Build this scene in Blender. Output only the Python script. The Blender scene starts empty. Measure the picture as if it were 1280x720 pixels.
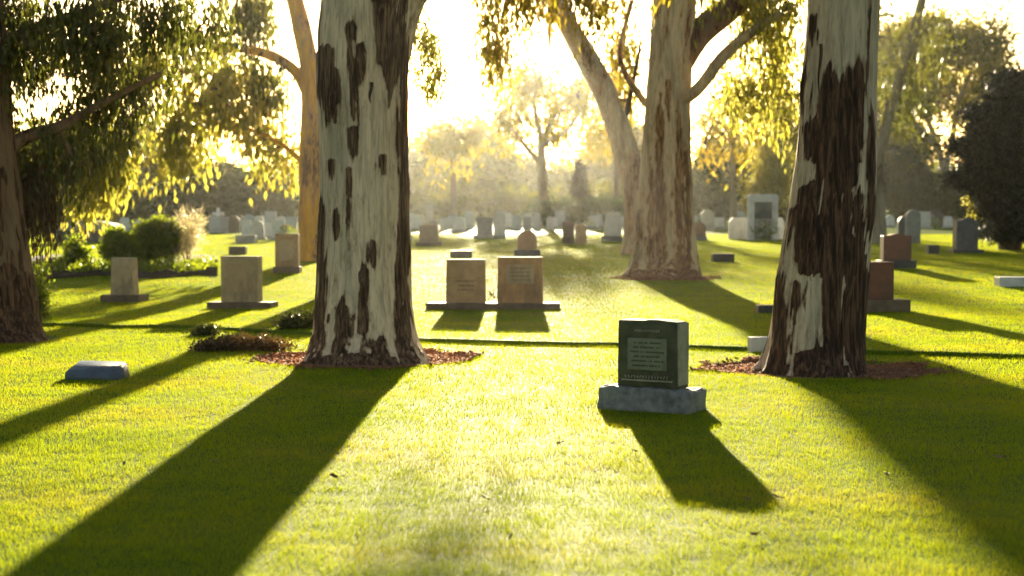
import bpy, bmesh, math, random
import numpy as np
from mathutils import Vector, Matrix
R = math.radians
rnd = random.Random(7)
NR = np.random.RandomState(11)
scene = bpy.context.scene
col = scene.collection

# ------------------------------------------------------------------ camera
F = 1778.0; HOR = 285.0; HC = 1.35
PITCH = math.atan((360-HOR)/F)
cam_d = bpy.data.cameras.new('camera'); cam = bpy.data.objects.new('camera', cam_d); col.objects.link(cam)
cam_d.lens = 50; cam_d.sensor_width = 36; cam_d.clip_start = .1; cam_d.clip_end = 6000
cam.location = (0, 0, HC); cam.rotation_euler = (R(90)-PITCH, 0, 0)
cam_d.dof.use_dof = True; cam_d.dof.focus_distance = 11.0; cam_d.dof.aperture_fstop = 2.2
scene.camera = cam

# ------------------------------------------------------------------ noise
def _hash(ix, iy, iz, seed):
    h = (ix.astype(np.int64)*374761393 + iy.astype(np.int64)*668265263 + iz.astype(np.int64)*2147483647 + seed*144665) & 0xffffffff
    h = ((h ^ (h >> 13))*1274126177) & 0xffffffff
    h = ((h ^ (h >> 16))*2246822519) & 0xffffffff
    return ((h ^ (h >> 15)) & 0xffffff)/float(0xffffff)
def vn(x, y, z=0.0, seed=0):
    x = np.asarray(x, float); y = np.asarray(y, float)+0*x; z = np.asarray(z, float)+0*x
    ix, iy, iz = np.floor(x), np.floor(y), np.floor(z)
    fx, fy, fz = x-ix, y-iy, z-iz
    fx, fy, fz = fx*fx*(3-2*fx), fy*fy*(3-2*fy), fz*fz*(3-2*fz)
    r = 0
    for a in (0, 1):
        for b in (0, 1):
            for c in (0, 1):
                w = (fx if a else 1-fx)*(fy if b else 1-fy)*(fz if c else 1-fz)
                r = r + w*_hash(ix+a, iy+b, iz+c, seed)
    return r
def fbm(x, y, z=0.0, seed=0, o=3):
    s = 0; a = .5; t = 0
    for k in range(o):
        s = s + a*vn(np.asarray(x)*2**k, np.asarray(y)*2**k, np.asarray(z)*2**k, seed+k*17); t += a; a *= .5
    return s/t
def sst(a, b, x):
    t = np.clip((x-a)/(b-a), 0, 1); return t*t*(3-2*t)

# ------------------------------------------------------------------ terrain
_ep = [(-60, 405), (60, 408), (240, 412), (400, 420), (530, 428), (770, 432), (900, 437), (1280, 450), (1400, 453)]
_ex = []; _ey = []
for a, b in _ep:
    Y = F*HC/(b-HOR); _ex.append((a-640)/F*Y); _ey.append(Y)
def edge_y(x): return np.interp(x, _ex, _ey)
BEDS = []     # (cx, cy, rx, ry, depth)
def g(x, y):
    x = np.asarray(x, float); y = np.asarray(y, float)
    h = .046*sst(-.035, .035, y-edge_y(x)+.05*(vn(x*6, y*0+3, 0, 5)-.5)+.16*(vn(x*.9, y*0+7, 0, 6)-.5)) - .02*sst(0, 1.6, y-edge_y(x))
    t = np.clip(y-20, 0, None); h = h + .018*t*sst(0, 16, t)
    near = np.exp(-np.clip(y, 0, None)/60.)
    h = h + near*(.030*(vn(x*.55, y*.4, 0, 1)-.5) + .016*(vn(x*1.7, y*1.3, 0, 2)-.5))
    for cx, cy, rx, ry, d in BEDS:
        q = np.sqrt(((x-cx)/rx)**2+((y-cy)/ry)**2)
        h = h - d*(1-sst(.86, 1.04, q)) + d*.9*(1-sst(.0, .8, q))
    return h
def ray(x, y):
    dx = (x-640)/F; u = (360-y)/F
    return (dx, math.cos(PITCH)+u*math.sin(PITCH), -math.sin(PITCH)+u*math.cos(PITCH))
_YS = 1.5*1.004**np.arange(1600)
def px(x, y):
    r = ray(x, y); k = r[0]/r[1]; m = r[2]/r[1]; ys = _YS
    for _ in range(2):
        d = HC+m*ys-g(k*ys, ys); i = int(np.argmax(d < 0)) if (d < 0).any() else len(ys)-1
        ys = np.linspace(ys[max(0, i-1)], ys[i], 60)
    Y = float(ys[min(len(ys)-1, 30)]) if i == 0 else float(ys[30])
    d = HC+m*ys-g(k*ys, ys); i = int(np.argmax(d < 0)); Y = float(ys[i])
    return Vector((k*Y, Y, float(g(k*Y, Y))))
def at(x, y, Y):
    r = ray(x, y); return Vector((r[0]/r[1]*Y, Y, HC+r[2]/r[1]*Y))
def mpp(Y): return Y/F      # metres per pixel at depth Y

def bed(x, y, rxp, ry, d=.05):
    p = px(x, y); BEDS.append((p.x, p.y, rxp*mpp(p.y), ry, d)); return len(BEDS)-1
bed(458, 448, 138, 1.0, .04)
bed(1020, 460, 146, 1.0, .045)
bed(832, 348, 66, .9, .01)

# ------------------------------------------------------------------ materials
MATS = {}
def newmat(name):
    m = bpy.data.materials.new(name); m.use_nodes = True; nt = m.node_tree; nt.nodes.clear()
    out = nt.nodes.new('ShaderNodeOutputMaterial'); MATS[name] = m
    return m, nt, out
def N(nt, t, **kw):
    n = nt.nodes.new(t)
    for k, v in kw.items():
        if k in n.inputs: n.inputs[k].default_value = v
        else: setattr(n, k, v)
    return n
def ramp(nt, fac, stops):
    n = nt.nodes.new('ShaderNodeValToRGB'); e = n.color_ramp.elements
    while len(e) > 1: e.remove(e[-1])
    e[0].position = stops[0][0]; e[0].color = (*stops[0][1], 1)
    for p, c in stops[1:]:
        k = e.new(p); k.color = (*c, 1)
    nt.links.new(fac, n.inputs[0]); return n
def texco(nt, scale=(1, 1, 1), kind='Object'):
    tc = nt.nodes.new('ShaderNodeTexCoord'); mp = nt.nodes.new('ShaderNodeMapping')
    mp.inputs['Scale'].default_value = scale; nt.links.new(tc.outputs[kind], mp.inputs[0]); return mp.outputs[0]
def mulc(c, k): return tuple(min(1, v*k) for v in c)
def leafmat(name, base, trans, tmix=.45, rough=.45, scale=.8, var=.35, spec=.4):
    if name in MATS: return MATS[name]
    m, nt, out = newmat(name); L = nt.links.new
    co = texco(nt, (scale,)*3); n1 = N(nt, 'ShaderNodeTexNoise', Scale=1.0, Detail=4.0); L(co, n1.inputs['Vector'])
    co2 = texco(nt, (scale*17,)*3); n2 = N(nt, 'ShaderNodeTexNoise', Scale=1.0, Detail=2.0); L(co2, n2.inputs['Vector'])
    mx = N(nt, 'ShaderNodeMath', operation='MULTIPLY_ADD'); mx.inputs[1].default_value = .5
    L(n1.outputs[0], mx.inputs[0]); hh = N(nt, 'ShaderNodeMath', operation='MULTIPLY'); hh.inputs[1].default_value = .5
    L(n2.outputs[0], hh.inputs[0]); L(hh.outputs[0], mx.inputs[2])
    warm = (base[0]*1.5, base[1]*1.12, base[2]*.8)
    r1 = ramp(nt, mx.outputs[0], [(.34, mulc(base, 1-var)), (.5, base), (.66, mulc(warm, 1+var))])
    wt = (trans[0]*1.35, trans[1]*1.05, trans[2]*.7)
    r2 = ramp(nt, mx.outputs[0], [(.34, mulc(trans, 1-var)), (.5, trans), (.66, mulc(wt, 1+var))])
    p = N(nt, 'ShaderNodeBsdfPrincipled', Roughness=rough); p.inputs['Specular IOR Level'].default_value = spec
    L(r1.outputs[0], p.inputs['Base Color'])
    t = N(nt, 'ShaderNodeBsdfTranslucent'); L(r2.outputs[0], t.inputs[0])
    ms = N(nt, 'ShaderNodeMixShader'); ms.inputs[0].default_value = tmix
    L(p.outputs[0], ms.inputs[1]); L(t.outputs[0], ms.inputs[2]); L(ms.outputs[0], out.inputs[0])
    return m
def stone(name, c, c2=None, rough=.75, scale=6, bump=.25, speck=0.15, stain=(.05, .045, .03)):
    if name in MATS: return MATS[name]
    c2 = c2 or mulc(c, .72)
    m, nt, out = newmat(name); L = nt.links.new
    co = texco(nt, (scale,)*3)
    n1 = N(nt, 'ShaderNodeTexNoise', Scale=1.0, Detail=6.0, Roughness=.62); L(co, n1.inputs['Vector'])
    r1 = ramp(nt, n1.outputs[0], [(.3, c2), (.62, c)])
    n2 = N(nt, 'ShaderNodeTexNoise', Scale=22.0, Detail=3.0); L(co, n2.inputs['Vector'])
    r2 = ramp(nt, n2.outputs[0], [(.35, (1-speck*2,)*3), (.65, (1+speck*0, )*3)])
    mm = N(nt, 'ShaderNodeMix', data_type='RGBA', blend_type='MULTIPLY'); mm.inputs[0].default_value = 1
    L(r1.outputs[0], mm.inputs[6]); L(r2.outputs[0], mm.inputs[7])
    co3 = texco(nt, (scale*.45, scale*.45, scale*.16)); n3 = N(nt, 'ShaderNodeTexNoise', Scale=1.0, Detail=5.0, Roughness=.7); L(co3, n3.inputs['Vector'])
    r3 = ramp(nt, n3.outputs[0], [(.52, (0, 0, 0)), (.72, (.65, .65, .65))])
    m2 = N(nt, 'ShaderNodeMix', data_type='RGBA'); L(r3.outputs[0], m2.inputs[0]); L(mm.outputs[2], m2.inputs[6]); m2.inputs[7].default_value = (*stain, 1)
    p = N(nt, 'ShaderNodeBsdfPrincipled', Roughness=rough); L(m2.outputs[2], p.inputs['Base Color'])
    b = N(nt, 'ShaderNodeBump', Strength=bump, Distance=.02); L(n2.outputs[0], b.inputs['Height']); L(b.outputs[0], p.inputs['Normal'])
    L(p.outputs[0], out.inputs[0]); return m
def bark(name, pale, grey, rough_c, rough_c2, sc=1.0, streak=.4):
    """smooth bark shedding from darker rough bark; the vertex attribute 'rough' says where the old bark still hangs"""
    if name in MATS: return MATS[name]
    m, nt, out = newmat(name); L = nt.links.new
    at_ = N(nt, 'ShaderNodeAttribute', attribute_name='rough')
    co = texco(nt, (2.2*sc, 2.2*sc, .5*sc)); n1 = N(nt, 'ShaderNodeTexNoise', Scale=1.0, Detail=5.0, Roughness=.6, Distortion=.4); L(co, n1.inputs['Vector'])
    r1 = ramp(nt, n1.outputs[0], [(.36, grey), (.5, pale), (.64, mulc(pale, 1.15))])
    co2 = texco(nt, (26*sc, 26*sc, 2.0*sc)); n2 = N(nt, 'ShaderNodeTexNoise', Scale=1.0, Detail=6.0, Roughness=.7, Distortion=.6); L(co2, n2.inputs['Vector'])
    st = ramp(nt, n2.outputs[0], [(.36, (1-streak,)*3), (.56, (1, 1, 1))])
    mm = N(nt, 'ShaderNodeMix', data_type='RGBA', blend_type='MULTIPLY'); mm.inputs[0].default_value = 1
    L(r1.outputs[0], mm.inputs[6]); L(st.outputs[0], mm.inputs[7])
    r2 = ramp(nt, n2.outputs[0], [(.34, mulc(rough_c, .3)), (.48, rough_c), (.62, mulc(rough_c2, 1.7))])
    # flecks of old bark on the smooth parts, and pale scars in the rough ones
    co4 = texco(nt, (14*sc, 14*sc, 3.2*sc)); n4 = N(nt, 'ShaderNodeTexNoise', Scale=1.0, Detail=7.0, Roughness=.72); L(co4, n4.inputs['Vector'])
    ad = N(nt, 'ShaderNodeMath', operation='MULTIPLY_ADD'); L(n4.outputs[0], ad.inputs[0]); ad.inputs[1].default_value = 1.25; hm = N(nt, 'ShaderNodeMath', operation='MULTIPLY'); hm.inputs[1].default_value = .62; L(at_.outputs['Fac'], hm.inputs[0]); L(hm.outputs[0], ad.inputs[2])
    fk = ramp(nt, ad.outputs[0], [(.86, (0, 0, 0)), (.93, (1, 1, 1))])
    tn = ramp(nt, ad.outputs[0], [(.66, (0, 0, 0)), (.84, (.75, .75, .75))])
    m2 = N(nt, 'ShaderNodeMix', data_type='RGBA'); L(fk.outputs[0], m2.inputs[0]); L(r2.outputs[0], m2.inputs[7])
    m3 = N(nt, 'ShaderNodeMix', data_type='RGBA'); L(tn.outputs[0], m3.inputs[0]); L(mm.outputs[2], m3.inputs[6]); m3.inputs[7].default_value = (*mulc(rough_c2, 1.9), 1); L(m3.outputs[2], m2.inputs[6])
    p = N(nt, 'ShaderNodeBsdfPrincipled', Roughness=.8); p.inputs['Specular IOR Level'].default_value = .25
    L(m2.outputs[2], p.inputs['Base Color'])
    hs = N(nt, 'ShaderNodeMath', operation='MULTIPLY_ADD'); L(fk.outputs[0], hs.inputs[0]); hs.inputs[1].default_value = .6; L(n2.outputs[0], hs.inputs[2])
    b = N(nt, 'ShaderNodeBump', Strength=.9, Distance=.02); L(hs.outputs[0], b.inputs['Height']); L(b.outputs[0], p.inputs['Normal'])
    L(p.outputs[0], out.inputs[0]); return m

BK_CREAM = bark('bark_cream', (.80, .60, .43), (.58, .45, .32), (.085, .045, .028), (.16, .09, .055))
BK_RED = bark('bark_red', (.66, .51, .38), (.48, .38, .29), (.050, .024, .016), (.10, .05, .03))
BK_TAN = bark('bark_tan', (.56, .43, .28), (.26, .19, .12), (.16, .085, .04), (.26, .15, .08), streak=.5)
BK_DARK = bark('bark_dark', (.17, .12, .08), (.09, .06, .04), (.045, .024, .014), (.09, .05, .03))
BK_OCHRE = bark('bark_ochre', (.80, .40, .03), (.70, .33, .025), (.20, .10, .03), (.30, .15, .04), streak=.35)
BK_FAR = bark('bark_far', (.38, .33, .25), (.22, .19, .15), (.10, .07, .045), (.15, .10, .07))
BK_FARD = bark('bark_far_dark', (.10, .07, .045), (.07, .05, .035), (.05, .03, .02), (.08, .05, .03))
LF_OLIVE = leafmat('leaf_olive', (.060, .072, .018), (.16, .175, .02))
LF_DARK = leafmat('leaf_dark', (.035, .045, .012), (.07, .085, .012), .35)
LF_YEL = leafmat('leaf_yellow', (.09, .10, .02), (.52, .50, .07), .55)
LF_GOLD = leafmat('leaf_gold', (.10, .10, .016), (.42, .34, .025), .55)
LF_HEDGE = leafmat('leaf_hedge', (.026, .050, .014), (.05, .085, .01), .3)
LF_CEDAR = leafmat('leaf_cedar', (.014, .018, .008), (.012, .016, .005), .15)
LF_SHRUB = leafmat('leaf_shrub', (.06, .10, .015), (.34, .44, .02), .5, scale=3)
LF_PALE = leafmat('leaf_pale', (.30, .26, .16), (.66, .58, .36), .55, scale=3)
LF_BROWN = leafmat('leaf_brown', (.06, .04, .02), (.12, .07, .02), .3, scale=3)
LF_ORANGE = leafmat('leaf_orange', (.08, .085, .018), (.34, .32, .03), .5)

# lawn blades and the soil below them
def grassmat():
    m, nt, out = newmat('lawn_blades'); L = nt.links.new
    co = texco(nt, (.55, .8, 1)); n1 = N(nt, 'ShaderNodeTexNoise', Scale=1.0, Detail=5.0, Roughness=.6); L(co, n1.inputs['Vector'])
    co2 = texco(nt, (60, 60, 60)); n2 = N(nt, 'ShaderNodeTexNoise', Scale=1.0, Detail=1.0); L(co2, n2.inputs['Vector'])
    ad = N(nt, 'ShaderNodeMath', operation='MULTIPLY_ADD'); L(n2.outputs[0], ad.inputs[0]); ad.inputs[1].default_value = .7; L(n1.outputs[0], ad.inputs[2])
    r1 = ramp(nt, ad.outputs[0], [(.55, (.036, .098, .002)), (.85, (.060, .125, .003)), (1.1, (.11, .14, .006))])
    r2 = ramp(nt, ad.outputs[0], [(.55, (.40, .52, .004)), (.85, (.54, .63, .006)), (1.1, (.68, .64, .02))])
    p = N(nt, 'ShaderNodeBsdfDiffuse')
    L(r1.outputs[0], p.inputs['Color'])
    t = N(nt, 'ShaderNodeBsdfTranslucent'); L(r2.outputs[0], t.inputs[0])
    ms = N(nt, 'ShaderNodeMixShader'); ms.inputs[0].default_value = .5
    L(p.outputs[0], ms.inputs[1]); L(t.outputs[0], ms.inputs[2])
    gl = N(nt, 'ShaderNodeBsdfPrincipled', Roughness=.5); gl.inputs['Specular IOR Level'].default_value = .22; L(r1.outputs[0], gl.inputs['Base Color'])
    m2 = N(nt, 'ShaderNodeMixShader'); m2.inputs[0].default_value = .20
    L(ms.outputs[0], m2.inputs[1]); L(gl.outputs[0], m2.inputs[2]); L(m2.outputs[0], out.inputs[0]); return m
def groundmat():
    m, nt, out = newmat('lawn_ground'); L = nt.links.new
    co = texco(nt, (.5, .8, 1)); n1 = N(nt, 'ShaderNodeTexNoise', Scale=1.0, Detail=6.0, Roughness=.65); L(co, n1.inputs['Vector'])
    r1 = ramp(nt, n1.outputs[0], [(.35, (.040, .085, .005)), (.55, (.070, .120, .006)), (.7, (.10, .13, .012))])
    co2 = texco(nt, (9, 9, 9)); n2 = N(nt, 'ShaderNodeTexNoise', Scale=1.0, Detail=6.0, Roughness=.8); L(co2, n2.inputs['Vector'])
    p = N(nt, 'ShaderNodeBsdfPrincipled', Roughness=.6); p.inputs['Specular IOR Level'].default_value = .09
    L(r1.outputs[0], p.inputs['Base Color'])
    b = N(nt, 'ShaderNodeBump', Strength=.6, Distance=.05); L(n2.outputs[0], b.inputs['Height']); L(b.outputs[0], p.inputs['Normal'])
    df = N(nt, 'ShaderNodeBsdfDiffuse'); L(r1.outputs[0], df.inputs['Color']); mg = N(nt, 'ShaderNodeMixShader'); mg.inputs[0].default_value = .36
    L(df.outputs[0], mg.inputs[1]); L(p.outputs[0], mg.inputs[2]); L(mg.outputs[0], out.inputs[0]); return m
M_BLADE = grassmat(); M_GROUND = groundmat()

# ------------------------------------------------------------------ object helpers
def tag(o, label=None, cat=None, group=None, kind=None):
    if label: o['label'] = label
    if cat: o['category'] = cat
    if group: o['group'] = group
    if kind: o['kind'] = kind
    return o
def empty(name, loc, label, cat, group=None, rz=0):
    o = bpy.data.objects.new(name, None); col.objects.link(o); o.location = loc; o.rotation_euler = (0, 0, rz)
    o.empty_display_size = .2
    return tag(o, label, cat, group)
def link_mesh(name, me, mat, parent=None, smooth=False, loc=None):
    me.materials.append(mat)
    if smooth: me.polygons.foreach_set('use_smooth', [True]*len(me.polygons))
    o = bpy.data.objects.new(name, me); col.objects.link(o)
    if parent is not None: o.parent = parent
    if loc is not None: o.location = loc
    return o
def np_mesh(name, V, Fc, k):
    """V (n,3), Fc (m,k) index array"""
    me = bpy.data.meshes.new(name); V = np.ascontiguousarray(V, dtype=np.float32); Fc = np.ascontiguousarray(Fc, dtype=np.int32)
    me.vertices.add(len(V)); me.vertices.foreach_set('co', V.ravel())
    me.loops.add(Fc.size); me.loops.foreach_set('vertex_index', Fc.ravel())
    me.polygons.add(len(Fc)); me.polygons.foreach_set('loop_start', np.arange(0, Fc.size, k, dtype=np.int32))
    me.polygons.foreach_set('loop_total', np.full(len(Fc), k, dtype=np.int32))
    me.update(calc_edges=True); return me
def bm_obj(name, bm, mat, parent=None, smooth=False, loc=None):
    me = bpy.data.meshes.new(name); bmesh.ops.recalc_face_normals(bm, faces=bm.faces[:]); bm.to_mesh(me); bm.free()
    return link_mesh(name, me, mat, parent, smooth, loc)

def catmull(pts, n):
    P = np.array(pts, float); m = len(P)
    if m == 2:
        t = np.linspace(0, 1, n)[:, None]; return P[0]*(1-t)+P[1]*t
    Q = np.vstack([2*P[0]-P[1], P, 2*P[-1]-P[-2]]); out = []
    for u in np.linspace(0, m-1-1e-9, n):
        i = int(u); t = u-i; a, b, c, d = Q[i], Q[i+1], Q[i+2], Q[i+3]
        out.append(.5*((2*b)+(-a+c)*t+(2*a-5*b+4*c-d)*t*t+(-a+3*b-3*c+d)*t**3))
    return np.array(out)
def tube_arrays(pts, radii, n=10, rings=None, wob=.08, seed=0):
    rings = rings or max(6, 5*len(pts))
    Q = catmull([list(p)+[r] for p, r in zip(pts, radii)], rings)
    C = Q[:, :3]; r = np.clip(Q[:, 3], .002, None)
    T = np.gradient(C, axis=0); T /= np.linalg.norm(T, axis=1)[:, None]+1e-9
    up = np.array([0, 1, 0.]) if abs(T[:, 1]).mean() < .8 else np.array([1, 0, 0.])
    A = np.cross(T, up); A /= np.linalg.norm(A, axis=1)[:, None]+1e-9; B = np.cross(T, A)
    th = np.linspace(0, 2*np.pi, n, endpoint=False)
    rr = r[:, None]*(1+wob*2*(vn(np.cos(th)[None]*1.5+np.arange(rings)[:, None]*.35+seed*9.1, np.sin(th)[None]*1.5+0*r[:, None], 0, seed)-.5))
    V = C[:, None]+rr[..., None]*(np.cos(th)[None, :, None]*A[:, None]+np.sin(th)[None, :, None]*B[:, None])
    V = V.reshape(-1, 3); i = np.arange(rings-1)[:, None]*n; j = np.arange(n)[None]
    Fc = np.stack([i+j, i+(j+1) % n, i+n+(j+1) % n, i+n+j], -1).reshape(-1, 4)
    return V, Fc
def tubes_obj(name, tubes, mat, parent=None, n=8, smooth=True, wob=.08):
    Vs = []; Fs = []; off = 0
    for k, (pts, rad) in enumerate(tubes):
        V, Fc = tube_arrays(pts, rad, n, wob=wob, seed=k+1); Vs.append(V); Fs.append(Fc+off); off += len(V)
    me = np_mesh(name, np.vstack(Vs), np.vstack(Fs), 4)
    return link_mesh(name, me, mat, parent, smooth)

# ------------------------------------------------------------------ leaves
def leaf_arrays(C, L, W, hang=.75, seed=0):
    """C (n,3) leaf bases; returns quad leaves, mostly hanging"""
    rs = np.random.RandomState(seed); n = len(C)
    d = rs.normal(size=(n, 3)); d /= np.linalg.norm(d, axis=1)[:, None]
    d = d*(1-hang)+np.array([0, 0, -1.])*hang*rs.uniform(.6, 1.1, (n, 1)); d /= np.linalg.norm(d, axis=1)[:, None]
    s = rs.normal(size=(n, 3)); s -= (s*d).sum(1)[:, None]*d; s /= np.linalg.norm(s, axis=1)[:, None]
    nn = np.cross(d, s)
    l = (L*rs.uniform(.6, 1.25, n))[:, None]; w = (W*rs.uniform(.7, 1.2, n))[:, None]
    mid = C+d*l*.42+nn*l*.06
    V = np.stack([C, mid+s*w*.5, C+d*l-nn*l*.05, mid-s*w*.5], 1).reshape(-1, 3)
    return V, np.arange(n*4).reshape(-1, 4)
def spray(regions, dens, L, W, hang=.75, cl=(.16, .28), per=40, seed=0, gap=.0, gs=1.3):
    """regions: (cx,cy,cz,rx,ry,rz,weight); returns leaf base points in hanging clumps, plus clump centres"""
    rs = np.random.RandomState(seed); P = []; CC = []
    for (cx, cy, cz, rx, ry, rz, w) in regions:
        k = max(2, int(dens*w))
        q = rs.normal(size=(k*3, 3)); q /= np.linalg.norm(q, axis=1)[:, None]; q *= rs.uniform(.15, 1, (k*3, 1))**(1/2.2)
        c = q*np.array([rx, ry, rz])+np.array([cx, cy, cz])
        if gap > 0:
            nz = fbm(c[:, 0]*gs+seed, c[:, 1]*gs, c[:, 2]*gs*.8, seed+3, 2); c = c[nz > gap]
        c = c[:k]; CC.append(c)
        m = rs.poisson(per, len(c)); idx = np.repeat(np.arange(len(c)), m)
        sc = rs.uniform(.6, 1.35, len(c))[idx][:, None]
        o = rs.normal(size=(len(idx), 3))*np.array([cl[0], cl[0], cl[1]])*sc
        P.append(c[idx]+o)
    return np.vstack(P), np.vstack(CC)

class Tree:
    def __init__(s, name, base, label, cat='tree', group=None):
        s.base = Vector(base); s.root = empty(name, s.base, label, cat, group); s.limbs = []
    def L(s, p): return (p[0]-s.base.x, p[1]-s.base.y, p[2]-s.base.z)
    def tube(s, name, pts, radii, mat, n=8):
        pl = [s.L(p) for p in pts]
        V, Fc = tube_arrays(pl, radii, n, wob=.10, seed=len(s.limbs)+1)
        me = np_mesh(name, V, Fc, 4)
        a = me.attributes.new('rough', 'FLOAT', 'POINT')
        r = np.clip((fbm(V[:, 0]*3, V[:, 1]*3, V[:, 2]*.8, 5)-.45)*2, 0, .5).astype(np.float32); a.data.foreach_set('value', r)
        o = link_mesh(name, me, mat, s.root, True)
        s.limbs.append((pl, radii)); return o
    def crown(s, regs, dens, Ln, W, mat, hang=.75, cl=(.16, .28), per=40, seed=1, gap=.38, gs=1.3, twig=None, name='crown', tw=.006, blob=None):
        """regs in pixels: (x, y, rx, ry, Y, ry_depth, weight)"""
        rg = []
        for (x, y, rx, ry, Y, dy, w) in regs:
            c = at(x, y, Y); rg.append((*s.L(c), rx*mpp(Y), dy, ry*mpp(Y), w))
        P, C = spray(rg, dens, Ln, W, hang, cl, per, seed, gap, gs)
        V, Fc = leaf_arrays(P, Ln, W, hang, seed+5)
        if blob:
            for (x, y, rx, ry, Y, dy, w) in regs:
                c = s.L(at(x, y, Y)); bv, bf = blob_arrays(c, (rx*mpp(Y)*blob, dy*blob, ry*mpp(Y)*blob), seed)
                Fc = np.vstack([Fc, bf+len(V)]); V = np.vstack([V, bv])
        o = link_mesh(name, np_mesh(name, V, Fc, 4), mat, s.root)
        if twig is not None:
            rs = np.random.RandomState(seed+9); Vs = []; Fs = []; off = 0
            nodes = np.array([p for pl, _ in s.limbs for p in catmull(pl, 14)])
            anchors = [nodes]
            for c in C[rs.permutation(len(C))[:500]]:
                A = np.vstack(anchors[:1]+anchors[-60:]); d2 = ((A-c)**2).sum(1)+np.clip(A[:, 2]-c[2]+.2, None, 0)**2
                a = A[d2.argmin()]; 
                if np.linalg.norm(a-c) < .15: continue
                mid = (a*.5+c*.5)+np.array([rs.normal()*.08, rs.normal()*.08, abs(np.linalg.norm(a-c))*.16])
                v, f = tube_arrays([a, mid, c+np.array([0, 0, -.12])], [tw*2.2, tw*1.3, tw*.5], 4, 5, 0)
                Vs.append(v); Fs.append(f+off); off += len(v); anchors.append(np.array([mid, c]))
            if Vs: link_mesh('twigs', np_mesh('twigs', np.vstack(Vs), np.vstack(Fs), 4), twig, s.root)
        return o
def blob_arrays(c, r, seed=0, nu=18, nv=10, amp=.25):
    th = np.linspace(0, 2*np.pi, nu, endpoint=False); ph = np.linspace(.02, np.pi-.02, nv)
    X = np.sin(ph)[:, None]*np.cos(th)[None]; Yv = np.sin(ph)[:, None]*np.sin(th)[None]; Z = np.cos(ph)[:, None]+0*th[None]
    k = 1-amp+2*amp*(vn(X*2+seed, Yv*2, Z*2, seed)-.5)
    V = np.stack([c[0]+X*k*r[0], c[1]+Yv*k*r[1], c[2]+Z*k*r[2]], -1).reshape(-1, 3)
    i = np.arange(nv-1)[:, None]*nu; j = np.arange(nu)[None]
    return V, np.stack([i+j, i+(j+1) % nu, i+nu+(j+1) % nu, i+nu+j], -1).reshape(-1, 4)

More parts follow.
